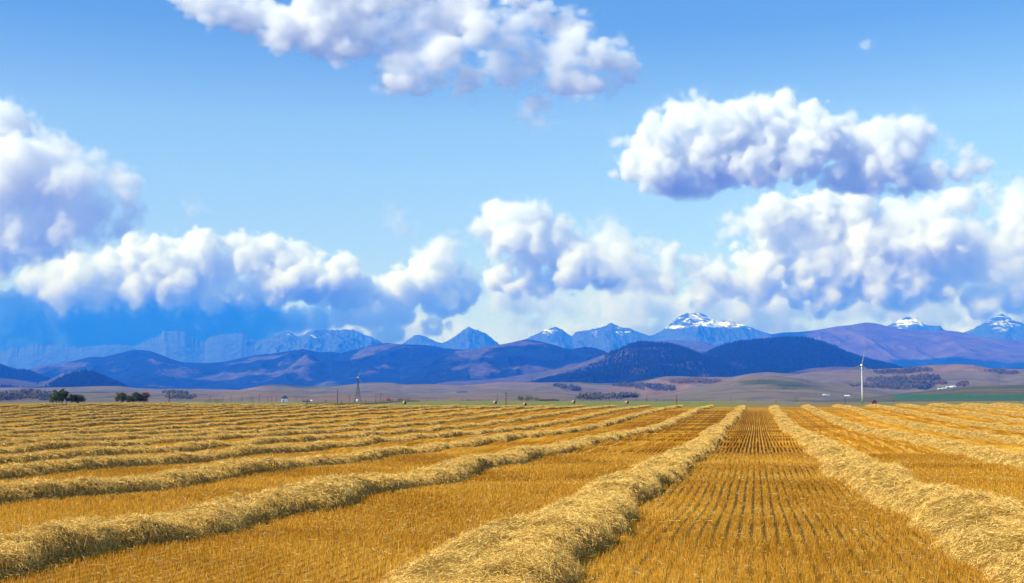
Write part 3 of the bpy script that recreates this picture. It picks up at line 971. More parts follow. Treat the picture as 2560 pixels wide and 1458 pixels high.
def make_tree(name, loc, w_, h, mats, label, cat, group=None, nleaf=1400, shape='round', seed=0, stem=0.12):
    r = np.random.default_rng(seed)
    root = empty(name, loc, label, cat, group)
    cs, rs = [], []
    nl = 12
    for i in range(nl):
        f = (i + 0.5) / nl
        if shape == 'cone':
            zz = h * (0.16 + 0.76 * f); rad = w_ * 0.5 * (1.05 - f) * 0.9
            off = rad * 0.5
        elif shape == 'oval':
            zz = h * (0.22 + 0.66 * f); rad = w_ * 0.5 * (math.sin(math.pi * (0.15 + 0.75 * f)) * 0.9)
            off = rad * 0.55
        else:
            zz = h * (0.25 + 0.55 * f); rad = w_ * 0.5 * math.sin(math.pi * (0.22 + 0.66 * f))
            off = rad * 0.7
        a = r.random() * 6.28
        cs.append((off * math.cos(a), off * math.sin(a), zz))
        q = rad * r.uniform(0.45, 0.75)
        rs.append((q, q, max(q * 0.8, h * 0.07)))
    v, f = leaf_quads(cs, rs, nleaf, min(w_, h) * 0.032, r)
    v[:, 2] = np.maximum(v[:, 2], h * 0.03)
    me = raw_mesh("crown", v, f, 4)
    link("crown", me, [mats[0]], root)
    tb = MB()
    tb.tube((0, 0, -0.3), (0, 0, h * 0.35), h * 0.022 + stem * .3, h * 0.016, 7)
    tb.tube((0, 0, h * 0.33), (r.normal() * .2, r.normal() * .2, h * 0.8), h * 0.015, h * 0.004, 6)
    for i in range(6):
        c = cs[i * 2]
        tb.tube((0, 0, h * (0.18 + 0.07 * i)), c, h * 0.008, h * 0.003, 5)
    tb.build("trunk", mats[1], root)
    return root


def gp(X, d):
    """ground point on the photograph column X at distance d"""
    x = (X - 1280) / F * d
    return (x, d, float(ground_z(x, d)))


def make_trees():
    bark = simple("bark", (0.10, 0.08, 0.06), 0.9)
    g1 = leafy("leaf_deep_green", [(0, (0.035, 0.060, 0.018)), (.5, (0.085, 0.12, 0.03)), (1, (0.16, 0.18, 0.05))], 0.2)
    g2 = leafy("leaf_yellow_green", [(0, (0.10, 0.11, 0.02)), (1, (0.30, 0.26, 0.05))], 0.25)
    g3 = leafy("leaf_brown", [(0, (0.05, 0.04, 0.022)), (1, (0.16, 0.115, 0.06))], 0.15)
    g4 = leafy("leaf_dark", [(0, (0.025, 0.042, 0.018)), (1, (0.085, 0.11, 0.04))], 0.15)
    gr = "trees along the far left edge of the field"
    d = 420.0; k = d / F
    for X, wpx, top, base, m, sh, lab, sd_ in (
            (145, 30, 970, 1010, g1, 'round', "broad green tree, tallest and leftmost of the left clump", 1),
            (159, 25, 967, 1010, g1, 'oval', "upright green tree rising second from left in the left clump", 2),
            (170, 16, 973, 1010, g4, 'oval', "narrow very dark tree in the middle of the left clump", 3),
            (182, 18, 981, 1010, g1, 'oval', "small green tree second from right in the left clump", 4),
            (199, 23, 980, 1010, g4, 'round', "dark bushy tree at the right end of the left clump", 5),
            (297, 18, 977, 1011, g2, 'oval', "yellowish green tree at the left end of the second clump", 6),
            (311, 20, 976, 1011, g1, 'oval', "mid green tree second from left in the second clump", 7),
            (326, 16, 982, 1011, g2, 'round', "low light tree in the middle of the second clump", 8),
            (341, 24, 974, 1011, g4, 'round', "dark round green tree beside the brown tree in the second clump", 9),
            (363, 26, 976, 1012, g3, 'round', "reddish brown round tree at the right end of the second clump", 10)):
        loc = gp(X, d + sd_ * 2)
        h = (base - top) * k
        make_tree("leafy_tree", loc, wpx * k * 1.25, h, [m, bark], lab, "tree", gr, 1800, sh, sd_)
    gb = "bushes around the pasture"
    for X, wpx, hpx, dd, m, lab, sd_ in (
            (520, 20, 8, 700, g2, "low yellowish bush left of its twin, far left of the barn", 21),
            (546, 18, 10, 705, g2, "rounded yellowish bush under the power poles left of the barn", 22),
            (1302, 14, 14, 800, g1, "small round green bush, left of the three in mid pasture", 23),
            (1322, 20, 14, 805, g1, "largest round green bush in mid pasture", 24),
            (1340, 15, 10, 810, g1, "lower green bush right of the largest round bush", 25),
            (1003, 14, 8, 840, g4, "dark bush beside the dirt track near the red box", 26),
            (1019, 18, 6, 845, g4, "low dark bush at the crest of the dirt track", 27),
            (978, 16, 6, 800, g4, "low dark bush right in front of the red box", 28),
            (955, 20, 5, 760, g2, "low yellow green bush left of the dirt track", 29),
            (1171, 8, 4, 880, g4, "tiny dark bush on the pasture fence line", 30),
            (600, 12, 4, 900, g2, "faint low shrub between power poles left of the barn", 31)):
        k2 = dd / F
        make_tree("bush", gp(X, dd), wpx * k2 * 1.2, hpx * k2 * 1.15, [m, bark], lab, "bush", gb, 700, 'round', sd_, 0.02)
    # low hedge
    r = np.random.default_rng(5); vs = []; fs = []; off = 0
    for X in np.arange(1350, 1396, 3.2):
        x, y, z = gp(X, 860); s = r.uniform(.6, 1.3)
        v, f = leaf_quads([(x, y, z + s * .6)], [(0.9, 0.9, s)], 50, 0.16, r); vs.append(v); fs.append(f + off); off += len(v)
    o = link("hedge", raw_mesh("hedge", np.concatenate(vs), np.concatenate(fs), 4), [g4]); tag(o, "low dark hedge right of the round bushes in the pasture", "hedge")
    return dict(g1=g1, g2=g2, g3=g3, g4=g4, bark=bark)


def woods(L, M):
    """patches of woodland on the grass hills; each patch is a mass nobody could count"""
    aut = leafy("leaf_autumn", [(0, (0.05, 0.06, 0.02)), (.5, (0.16, 0.13, 0.03)), (.8, (0.35, 0.22, 0.04)), (1, (0.42, 0.16, 0.03))], 0.2)
    mixd = leafy("leaf_mixed", [(0, (0.07, 0.08, 0.05)), (.6, (0.13, 0.13, 0.06)), (.88, (0.17, 0.15, 0.05)), (1, (0.32, 0.22, 0.05))], 0.2)
    dk = leafy("leaf_spruce", [(0, (0.055, 0.07, 0.045)), (1, (0.14, 0.15, 0.09))], 0.1)
    r = np.random.default_rng(3)

    def patch(lay, pts, n, hh, mat, label):
        vs = []; fs = []; off = 0
        for _ in range(n):
            cx, cp, rx, rp = pts[r.integers(len(pts))]
            a = r.random() * 6.28; q = math.sqrt(r.random())
            X, Yp = cx + rx * q * math.cos(a), cp + rp * q * math.sin(a)
            x, y, z = locate(lay, X, Yp)
            h = r.uniform(*hh); wd = h * r.uniform(.35, .6)
            v, f = leaf_quads([(x, y, z + h * .55)], [(wd, wd, h * .5)], 26, h * .13, r)
            vs.append(v); fs.append(f + off); off += len(v)
        o = link("woodland", raw_mesh("woodland", np.concatenate(vs), np.concatenate(fs), 4), [mat])
        tag(o, label, "woodland", kind="stuff")
    patch(L['g2'], [(30, 996, 40, 6), (75, 992, 30, 9), (110, 996, 25, 7), (10, 1000, 30, 3)], 330, (6, 13), mixd, "mixed green and yellow woodland low at the left edge")
    patch(L['g2'], [(430, 984, 22, 4), (460, 984, 26, 5), (445, 997, 30, 4), (475, 997, 20, 3)], 110, (4, 9), mixd, "blue green strip of woodland left of the barn")
    patch(L['g2'], [(1480, 996, 30, 4), (1530, 991, 40, 6), (1570, 990, 25, 4), (1500, 999, 60, 2)], 240, (6, 12), mixd, "green woodland patch low in the centre behind the pasture")
    patch(L['g1'], [(1560, 966, 30, 3), (1620, 972, 40, 6), (1660, 975, 30, 5), (1600, 968, 50, 3)], 220, (8, 15), dk, "dark wooded gully in the grass hills right of centre")
    patch(L['g1'], [(1400, 968, 15, 2), (1425, 973, 20, 2), (1440, 977, 12, 2)], 110, (8, 14), dk, "thin slanting line of dark trees in the central grass hills")
    patch(L['g1'], [(1700, 958, 30, 4), (1740, 955, 40, 5), (1775, 957, 25, 4)], 260, (7, 13), aut, "orange and yellow autumn grove on the central right hillside")
    patch(L['g1'], [(1180, 996, 30, 3), (1160, 990, 16, 1)], 120, (7, 12), mixd, "faint green woodland low in the hills left of centre")
    patch(L['g1'], [(2230, 933, 50, 4), (2290, 928, 40, 4)], 240, (7, 13), mixd, "band of low woodland near the ridge behind the white turbine")
    patch(L['g1'], [(2270, 950, 50, 7), (2320, 948, 28, 7), (2210, 955, 50, 8), (2180, 968, 60, 4), (2250, 972, 60, 4)], 520, (6, 13), mixd, "patchy woodland right of the white turbine")
    patch(L['g1'], [(2325, 960, 20, 2), (2350, 961, 14, 2), (2290, 958, 20, 2)], 150, (6, 10), aut, "orange autumn thicket above the farm buildings")
    patch(L['g1'], [(2315, 968, 18, 5), (2305, 972, 16, 5)], 130, (9, 16), dk, "dark clump of trees beside the farm")
    patch(L['g1'], [(2400, 966, 14, 3), (2410, 962, 8, 3)], 60, (7, 12), aut, "yellow and brown trees right of the white farm roofs")
    patch(L['g1'], [(2490, 930, 30, 3), (2520, 935, 30, 3)], 120, (6, 11), mixd, "scattered woodland on the hill at the right edge")
    # single spruces right of the turbine
    for i, (X, Yp, hpx) in enumerate([(2204, 960, 9), (2212, 962, 8), (2216, 965, 11), (2220, 960, 9), (2224, 961, 9), (2228, 961, 6), (2233, 961, 7), (2258, 969, 6)]):
        x, y, z = locate(L['g1'], X, Yp); h = hpx * y / F
        root = empty("spruce_tree", (x, y, z), ["dark spruce, leftmost of the row right of the white turbine", "small dark spruce second from left in the spruce row",
                                             "tallest dark spruce in the spruce row right of the turbine", "dark spruce in the middle of the spruce row",
                                             "dark spruce fifth from left in the spruce row", "shortest dark spruce in the spruce row",
                                             "dark spruce at the right end of the spruce row", "single small dark spruce standing apart right of the spruce row"][i], "tree", "spruces behind the white turbine")
        cs = [(0, 0, h * (.12 + .11 * q)) for q in range(8)]; rs = [(h * .17 * (1.08 - q / 8),) * 2 + (h * .08,) for q in range(8)]
        v, f = leaf_quads(cs, rs, 260, h * .035, r)
        link("crown", raw_mesh("crown", v, f, 4), [dk], root)
        tb = MB(); tb.tube((0, 0, -1), (0, 0, h), h * .02, h * .003, 6); tb.build("trunk", M['bark'], root)
    x, y, z = locate(L['g1'], 2299, 972)
    make_tree("leafy_tree", (x, y, z), 7 * y / F, 9 * y / F, [aut, M['bark']], "bright yellow autumn tree left of the dark farm trees", "tree", None, 500, 'round', 77)
    x, y, z = locate(L['g1'], 2335, 973)
    make_tree("leafy_tree", (x, y, z), 9 * y / F, 12 * y / F, [M['g2'], M['bark']], "pale green tree standing over the farm lane", "tree", None, 500, 'round', 78)


# ------------------------------------------------------------------ built things
def turbine(loc, scale, angles, blade_len, tower_h, mats, label, lattice=False, yaw=0.0):
    root = empty("wind_turbine", loc, label, "wind turbine", "wind turbines", yaw)
    H = tower_h
    t = MB()
    if lattice:
        wb, wt = H * 0.115, H * 0.018
        lv = [0, .16, .31, .45, .58, .70, .81, .91, 1.0]
        cr = lambda f: wb * (1 - f) ** 1.9 + wt
        for sx, sy in ((-1, -1), (1, -1), (1, 1), (-1, 1)):
            for a, b in zip(lv[:-1], lv[1:]):
                t.tube((sx * cr(a), sy * cr(a), a * H), (sx * cr(b), sy * cr(b), b * H), H * .005, None, 5)
        cn = [(-1, -1), (1, -1), (1, 1), (-1, 1)]
        for a, b in zip(lv[:-1], lv[1:]):
            for q in range(4):
                p, s = cn[q], cn[(q + 1) % 4]
                t.tube((p[0] * cr(a), p[1] * cr(a), a * H), (s[0] * cr(b), s[1] * cr(b), b * H), H * .003, None, 4)
                t.tube((s[0] * cr(a), s[1] * cr(a), a * H), (p[0] * cr(b), p[1] * cr(b), b * H), H * .003, None, 4)
                t.tube((p[0] * cr(b), p[1] * cr(b), b * H), (s[0] * cr(b), s[1] * cr(b), b * H), H * .003, None, 4)
        t.tube((0, 0, H * .0), (0, 0, H), H * .008, None, 6)
        t.build("tower", mats['steel'], root)
    else:
        n = 20; rings = []
        for f in np.linspace(0, 1, 14):
            r = H * (0.0195 - 0.0075 * f)
            rings.append([Vector((r * math.cos(6.2832 * k / n), r * math.sin(6.2832 * k / n), f * H)) for k in range(n)])
        t.loft(rings); t.build("tower", mats['tower'], root, True)
    s = blade_len
    nac = MB(); rings = []
    for yy, r in ((-.10, .035), (-.08, .055), (0.0, .065), (.12, .062), (.2, .05), (.23, .02)):
        rings.append([Vector((s * r * math.cos(6.2832 * k / 12), s * yy, H + s * (.04 + r * 0.9 * math.sin(6.2832 * k / 12)))) for k in range(12)])
    nac.loft(rings); nac.build("nacelle", mats['white'], root, True)
    hb = MB(); rings = []
    for yy, r in ((-.235, .01), (-.22, .035), (-.18, .06), (-.13, .072), (-.10, .072)):
        rings.append([Vector((s * r * math.cos(6.2832 * k / 14), s * yy, H + s * .04 + s * r * math.sin(6.2832 * k / 14))) for k in range(14)])
    hb.loft(rings); hb.build("hub", mats['white'], root, True)
    for a in angles:
        b = MB(); rings = []
        ca, sa = math.cos(math.radians(a)), math.sin(math.radians(a))
        for f, ch, th in ((.04, .035, .035), (.10, .04, .035), (.2, .066, .024), (.4, .055, .018), (.6, .042, .012), (.8, .030, .009), (.95, .02, .006), (1, .014, .004)):
            ring = []
            tw = math.radians(28 * (1 - f))
            for k in range(10):
                q = 6.2832 * k / 10
                u = ch * .5 * math.cos(q); wv = th * .5 * math.sin(q)
                u, wv = u * math.cos(tw) - wv * math.sin(tw), u * math.sin(tw) + wv * math.cos(tw)
                # blade axis in the xz plane at angle a from +x
                ring.append(Vector((s * (f * ca - u * sa), s * (-.165 + wv), H + s * (.04 + f * sa + u * ca))))
            rings.append(ring)
        b.loft(rings); b.build("blade", mats['blade'], root, True)
    return root


def make_built(L):
    white = simple("white_paint", (0.78, 0.78, 0.76), 0.4, 0.06)
    blade = simple("blade_grey", (0.17, 0.18, 0.19), 0.5, 0.1)
    steel = simple("galvanised_steel", (0.07, 0.075, 0.08), 0.5, 0.15, metal=0.3)
    # tower paint: green foot fading up into white
    tm, nt, out = mat_nodes("tower_paint")
    b = N(nt, "ShaderNodeBsdfPrincipled"); b.inputs['Roughness'].default_value = 0.5
    tc = N(nt, "ShaderNodeTexCoord"); sp = N(nt, "ShaderNodeSeparateXYZ"); nt.links.new(tc.outputs['Object'], sp.inputs[0])
    mr = N(nt, "ShaderNodeMapRange"); mr.inputs[1].default_value = 1.0; mr.inputs[2].default_value = 7.5
    nt.links.new(sp.outputs[2], mr.inputs[0])
    c = ramp(nt, mr.outputs[0], [(0, (0.12, 0.25, 0.03)), (0.5, (0.38, 0.48, 0.12)), (0.85, (0.60, 0.62, 0.42)), (1, (0.68, 0.69, 0.66))])
    nt.links.new(c, b.inputs['Base Color']); nt.links.new(b.outputs[0], out.inputs[0])
    mats = dict(white=white, blade=blade, steel=steel, tower=tm)
    d = 800.0
    x, y, z = gp(2153, d)
    top = CAMZ + (1000 - 916) * d / F
    turbine((x, y, z), 1, (77, 200, 319), 47 * d / F, top - z, mats, "white wind turbine on a tubular tower with a green foot, at the right", yaw=-0.25)
    d = 1250.0
    x, y, z = gp(896, d); top = CAMZ + (1000 - 945) * d / F
    turbine((x, y, z), 1, (65, 187, 312), 21 * d / F, top - z, mats, "grey wind turbine on a dark lattice tower, left of the centre", True, -0.1)
    d = 900.0
    x, y, z = gp(-22, d); top = CAMZ + (1000 - 923) * d / F
    turbine((x, y, z), 1, (50, 170, 290), 46 * d / F, top - z, mats, "wind turbine cut off by the left edge, only a blade tip in view", False, 0.0)
    # small white transformer tank at the lattice tower foot
    x, y, z = gp(894, 1230)
    t = MB(); t.tube((0, 0, 0), (0, 0, 2.0), .95, .85, 14); t.tube((0, 0, 2.0), (0, 0, 2.5), .85, .2, 14)
    t.build("storage_tank", white, None, True, loc=(x, y, z), label="small white tank at the foot of the lattice turbine tower", category="tank")
    # telephone poles
    wood = simple("pole_wood", (0.055, 0.045, 0.04), 0.9)
    gpoles = "utility poles crossing the pasture"
    for X, top_, dd, arm, lab in ((426, 975, 520, False, "tall bare utility pole right of the second tree clump"),
                                  (845, 972, 520, False, "tall dark utility pole left of the lattice turbine"),
                                  (1265, 980, 520, True, "dark utility pole left of the round green bushes"),
                                  (1690, 986, 640, False, "thin utility pole at the centre right of the field edge"),
                                  (2110, 990, 700, False, "utility pole left of the white turbine"),
                                  (2548, 994, 700, True, "short crossarmed pole near the right edge")):
        x, y, z = gp(X, dd); h = CAMZ + (1000 - top_) * dd / F - z
        root = empty("utility_pole", (x, y, z), lab, "utility pole", gpoles)
        p = MB(); p.tube((0, 0, -.5), (0, 0, h), .17, .11, 8); p.build("pole", wood, root)
        if arm:
            a = MB(); a.box((0, -.14, h - .55), (1.7, .12, .14)); a.build("crossarm", wood, root)
            for q in (-.75, 0, .75):
                i = MB(); i.tube((q, -.14, h - .48), (q, -.14, h - .3), .05, .03, 6)
                i.build("insulator", white, root)
        else:
            i = MB(); i.tube((0, 0, h), (0, 0, h + .18), .05, .03, 6); i.build("insulator", white, root)
    gt = "small crossarmed poles of the power line behind the barn"
    far = ((528, 991, 5), (560, 990, 5), (580, 990, 3), (607, 987, 0), (630, 986, 4), (635, 992, 2), (650.5, 985, 6), (671.6, 991, 3), (681.7, 987, 5), (692.5, 989, 4), (742, 993, 3),
           (758, 995, 2), (874.7, 987, 6), (940.8, 986, 4), (952, 984, 7), (1243.5, 984, 4), (1439, 989, 2), (1616, 989, 3), (1825, 996, 3), (2230, 998, 3))
    names = ["at the far left end of the pole line", "right of the rounded yellowish bush", "second right of the rounded yellowish bush",
             "in the gap of the pole line, standing alone without neighbours", "tall one at the middle of the pole line", "short one close to the tall middle pole",
             "tallest in the pole line left of the barn", "short one left of the barn", "third pole left of the barn", "nearest pole left of the barn",
             "first thin pole right of the barn", "second thin pole right of the barn", "left of the lattice turbine tower", "first right of the lattice turbine",
             "thick one, second right of the lattice turbine", "faint one left of the bare pole at centre", "thin one above the bale on the green crest",
             "thin one in the green pasture at centre right", "faint one left of the lime green strip", "thin one right of the red barn"]
    for (X, top_, arm), nm in zip(far, names):
        dd = 1150.0
        x, y, z = gp(X, dd); h = CAMZ + (1000 - top_) * dd / F - z
        root = empty("power_pole", (x, y, z), "small distant power pole, " + nm, "utility pole", gt)
        p = MB(); p.tube((0, 0, -.5), (0, 0, h), .19, .14, 6); p.build("pole", wood, root)
        if arm:
            a = MB(); a.box((0, -.2, h - .6), (.5 * arm, .16, .16)); a.build("crossarm", wood, root)
    # double pole
    x, y, z = gp(1988, 1000); h = CAMZ + (1000 - 993) * 1000 / F - z
    root = empty("power_pole", (x, y, z), "twin H-frame power pole before the lime green strip", "utility pole", gt)
    for q in (-.7, .7):
        p = MB(); p.tube((q, 0, -.5), (q, 0, h), .17, .13, 6); p.build("pole", wood, root)
    a = MB(); a.box((0, -.2, h - .8), (3.6, .2, .2)); a.build("crossarm", wood, root)
    # radio masts
    for X, t0, lay, base, lab in ((2018, 933, 'g2', 975, "tall faint lattice mast on the slope left of the white turbine"), (2495, 932, 'g3', 964, "thin faint mast at the right edge of the dark pasture")):
        x, y, z = locate(L[lay], X, base); h = (base - t0) * y / F
        root = empty("radio_mast", (x, y, z), lab, "mast", "lattice masts")
        m = MB(); r_ = .45
        for q in range(3):
            an = q * 2.094
            m.tube((r_ * math.cos(an), r_ * math.sin(an), 0), (r_ * math.cos(an), r_ * math.sin(an), h), .07, None, 4)
        nseg = 14
        for k in range(nseg):
            for q in range(3):
                a0, a1 = q * 2.094, (q + 1) * 2.094
                m.tube((r_ * math.cos(a0), r_ * math.sin(a0), h * k / nseg), (r_ * math.cos(a1), r_ * math.sin(a1), h * (k + 1) / nseg), .04, None, 4)
        m.build("lattice", steel, root)
    # white barn with a broken dark roof
    bw = simple("barn_white", (0.55, 0.60, 0.68), 0.8, 0.12); bd = simple("barn_roof", (0.05, 0.035, 0.03), 0.9, 0.3)
    dd = 1080.0; x, y, z = gp(713.5, dd); k = dd / F
    root = empty("barn", (x, y, z), "white barn with dark patched curved roof standing alone at the left", "barn", None, 0.25)
    W_, D_, Hh = 15.5 * k, 13 * k, 8.0 * k
    mb = MB(); mb.box((0, 0, Hh / 2), (W_, D_, Hh)); mb.build("wall", bw, root)
    prof = [(-.56, 0), (-.44, .28), (-.27, .62), (-.1, .86), (0, .92), (.1, .86), (.27, .62), (.44, .28), (.56, 0)]
    rf = MB(); hh = 8.2 * k
    rf.loft([[Vector((p[0] * W_, s * D_ * .52, Hh + .02 + p[1] * hh)) for p in prof] for s in (-1, 1)])
    roof = rf.build("roof", bd, root)
    for q in ((-.22, .25), (.1, .35), (.25, .15)):
        pt = MB(); pt.box((q[0] * W_, -D_ * .53, Hh + q[1] * hh), (.12 * W_, .08, .16 * hh)); pt.build("roof_patch", bw, roof)
    dr = MB(); dr.box((-.22 * W_, -D_ * .5 - .04, Hh * .3), (.13 * W_, .08, Hh * .58)); dr.build("door", bd, root)
    wd = MB(); wd.box((.25 * W_, -D_ * .5 - .04, Hh * .4), (.13 * W_, .08, Hh * .3)); wd.build("window", simple("grey_pane", (.25, .27, .32), .4), root)
    # white tank and the dark wall beside it
    x, y, z = gp(780.5, 1120)
    t = MB(); rings = []
    for yy, r in ((-1.0, .15), (-.9, .45), (-.6, .68), (0, .75), (.6, .68), (.9, .45), (1.0, .15)):
        rings.append([Vector((yy, r * math.cos(6.2832 * q / 12), 1.0 + r * math.sin(6.2832 * q / 12))) for q in range(12)])
    root = empty("fuel_tank", (x, y, z), "small white rounded tank right of the barn", "tank")
    t.loft(rings); t.build("body", white, root, True)
    for q in (-.6, .6):
        lg = MB(); lg.box((q, 0, .2), (.12, .9, .5)); lg.build("support", steel, root)
    x, y, z = gp(767, 1125)
    wl = MB(); wl.box((0, 0, .5), (6.0, .3, 1.0)); wl.box((-3.0, 0, .7), (.35, .4, 1.4)); wl.box((3.0, 0, .7), (.35, .4, 1.4))
    wl.build("feed_bunk", wood, None, loc=(x, y, z), label="long low dark feed bunk left of the white tank", category="feed bunk")
    # red box of a grain wagon behind the verge
    x, y, z = gp(972, 870)
    root = empty("wagon", (x, y, z + .35), "red grain wagon half hidden behind dark bushes by the track", "wagon")
    red = simple("red_paint", (0.42, 0.05, 0.045), 0.5, .15)
    t = MB(); v = []
    for zz, e in ((.7, 0), (1.9, .25)):
        for sx, sy in ((-1, -1), (1, -1), (1, 1), (-1, 1)):
            v.append((sx * (1.0 + e), sy * (.8 + e), zz))
    t.add(v, [(0, 3, 2, 1), (4, 5, 6, 7), (0, 1, 5, 4), (1, 2, 6, 5), (2, 3, 7, 6), (3, 0, 4, 7)]); t.build("box", red, root)
    for q in (-.7, .7):
        for s in (-.75, .75):
            wv = MB(); wv.tube((q, s - .1, .35), (q, s + .1, .35), .36, None, 14); wv.build("wheel", wood, root)
    fm = MB(); fm.box((0, 0, .6), (2.4, .9, .16)); fm.build("frame", steel, root)
    # red barn right of the turbine foot
    red2 = simple("barn_red", (0.10, 0.018, 0.02), 0.8, .2)
    dd = 690.0; x, y, z = gp(2182, dd); k = dd / F
    root = empty("barn", (x, y, z), "small dark red gabled barn right of the white turbine foot", "barn", None, 0.2)
    W_, D_, Hh = 9.5 * k, 7 * k, 5.0 * k
    t = MB(); t.add([(-W_ / 2, -D_ / 2, -1), (W_ / 2, -D_ / 2, -1), (W_ / 2, -D_ / 2, Hh), (0, -D_ / 2, Hh + 4.0 * k), (-W_ / 2, -D_ / 2, Hh),
                     (-W_ / 2, D_ / 2, -1), (W_ / 2, D_ / 2, -1), (W_ / 2, D_ / 2, Hh), (0, D_ / 2, Hh + 4.0 * k), (-W_ / 2, D_ / 2, Hh)],
                    [(0, 1, 2, 3, 4), (9, 8, 7, 6, 5), (0, 4, 9, 5), (1, 6, 7, 2), (4, 3, 8, 9), (3, 2, 7, 8)])
    t.build("wall", red2, root)
    rf = MB()
    for s in (-1, 1):
        e = W_ * .58
        a = Vector((0, 0, Hh + 4.05 * k)); bb = Vector((s * e, 0, Hh - .8 * k))
        rf.add([(a.x, -D_ * .56, a.z), (bb.x, -D_ * .56, bb.z), (bb.x, D_ * .56, bb.z), (a.x, D_ * .56, a.z),
                (a.x, -D_ * .56, a.z + .15), (bb.x, -D_ * .56, bb.z + .15), (bb.x, D_ * .56, bb.z + .15), (a.x, D_ * .56, a.z + .15)],
               [(0, 1, 2, 3), (4, 7, 6, 5), (0, 4, 5, 1), (1, 5, 6, 2), (2, 6, 7, 3), (3, 7, 4, 0)])
    rf.build("roof", red2, root)
    dr = MB(); dr.box((0, -D_ / 2 - .04, Hh * .45), (.22 * W_, .08, Hh * .7)); dr.build("door", simple("pale_door", (.3, .26, .25)), root)
    # farm sheds on the slopes
    tin = simple("tin_roof", (0.70, 0.74, 0.80), 0.4, .08); wl_ = simple("shed_wall", (0.35, 0.36, 0.38), .8, .1); bl = simple("blue_roof", (0.14, 0.18, 0.26), .5, .1)
    rd = simple("red_roof", (.22, .07, .08), .7, .1)
    for X, Yp, wpx, hpx, rm, wm, lay, lab, rz in (
            (2058, 990, 8, 4, tin, wl_, 'g2', "small pale roofed farm house, left of the pair on the lower right slope", .3),
            (2067, 989.5, 10, 5, bl, wl_, 'g2', "dark blue roofed farm house, right of the pair on the lower right slope", -.2),
            (2115, 992, 12, 4, tin, wl_, 'g2', "long light metal roofed shed behind the pole left of the turbine", 0.1),
            (2163, 965, 12, 4, rd, wl_, 'g1', "low reddish roofed building just right of the turbine tower", 0.1),
            (2317, 970, 11, 4, bl, wl_, 'g1', "violet grey farm house among the dark trees", 0.2),
            (2345, 975, 9, 3, tin, wl_, 'g1', "low pale shed, lowest of the white farm roofs", .5),
            (2357, 973.5, 12, 3, tin, wl_, 'g1', "long pale blue shed in the middle of the white farm roofs", .4),
            (2366, 971, 9, 3, tin, wl_, 'g1', "narrow pale shed climbing toward the brightest farm roof", .5),
            (2375, 971, 8, 4, white, wl_, 'g1', "brightest white farm building of the farm on the right", -.4),
            (2382, 969, 9, 3, tin, wl_, 'g1', "light blue shed behind the brightest farm building", 0.1)):
        x, y, z = locate(L[lay], X, Yp); k = y / F
        if X == 2375 or X == 2382 or 2340 < X < 2370:
            pass
        root = empty("farm_building", (x, y, z), lab, "farm building", "farm buildings on the hillside", rz)
        W_, D_, Hh, Rh = wpx * k, wpx * k * .5, hpx * k * .5, hpx * k * .5
        t = MB(); t.box((0, 0, Hh / 2 - 1), (W_, D_, Hh + 2)); t.build("wall", wm, root)
        rf = MB(); rf.add([(-W_ * .53, -D_ * .56, Hh), (W_ * .53, -D_ * .56, Hh), (W_ * .53, 0, Hh + Rh), (-W_ * .53, 0, Hh + Rh), (-W_ * .53, D_ * .56, Hh), (W_ * .53, D_ * .56, Hh)],
                          [(0, 1, 2, 3), (3, 2, 5, 4), (0, 3, 4), (1, 5, 2), (0, 4, 5, 1)])
        rf.build("roof", rm, root)
        dr = MB(); dr.box((W_ * .2, -D_ / 2 - .1, Hh * .4), (W_ * .15, .2, Hh * .7)); dr.build("door", bl, root)
    # round bales
    bale_s = simple("bale_side", (0.36, 0.25, 0.12), 0.95, .3, 6); bale_e = simple("bale_end", (0.07, 0.045, 0.03), 0.95, .3, 6)
    for X, dd, lab in ((1012, 590, "round hay bale at the foot of the dirt track"), (1237.6, 600, "round hay bale left of the bare pole in the green field"),
                       (1311.6, 505, "round hay bale below the round bushes at the field edge"), (1433, 640, "round hay bale high on the green crest"),
                       (1566, 610, "round hay bale in the green field right of centre")):
        x, y, z = gp(X, dd); R_ = 4.1 * dd / F; Lh = 3.3 * dd / F
        root = empty("hay_bale", (x, y, z), lab, "hay bale", "round hay bales in the green field", 0.9)
        s = MB(); n = 20; rings = []
        for yy, r in ((-Lh, .93), (-Lh * .9, 1), (0, 1.02), (Lh * .9, 1), (Lh, .93)):
            rings.append([Vector((R_ * r * math.cos(6.2832 * q / n), yy, R_ * .97 + R_ * r * math.sin(6.2832 * q / n))) for q in range(n)])
        s.loft(rings, False); s.build("side", bale_s, root, True)
        for sg in (-1, 1):
            e = MB(); e.loft([[Vector((R_ * r * math.cos(6.2832 * q / n), sg * (Lh + dy), R_ * .97 + R_ * r * math.sin(6.2832 * q / n))) for q in range(n)] for r, dy in ((.93, .0), (.5, .04), (.05, .05))])
            e.build("end", bale_e, root, True)
    # fences: posts and wires
    fw = simple("fence_post", (0.09, 0.08, 0.07), .9)

    def fence(pts, step, lab, ph=1.3):
        r = np.random.default_rng(int(pts[0][0]))
        root = empty("fence", gp(*pts[0]), lab, "fence")
        o0 = root.location
        pos = []
        for (Xa, da), (Xb, db) in zip(pts[:-1], pts[1:]):
            pa, pb = Vector(gp(Xa, da)), Vector(gp(Xb, db)); n = max(2, int((pb - pa).length / step))
            for i in range(n):
                q = pa.lerp(pb, i / n); pos.append(Vector((q.x, q.y, float(ground_z(q.x, q.y)))))
        for i, p in enumerate(pos):
            h = ph * r.uniform(.85, 1.15) * (1.35 if i % 7 == 0 else 1)
            rad = .11 if i % 7 else .2
            m = MB(); q = p - o0; m.tube((q.x, q.y, q.z - .3), (q.x + r.normal() * .05, q.y, q.z + h), rad, rad * .8, 5); m.build("post", fw, root)
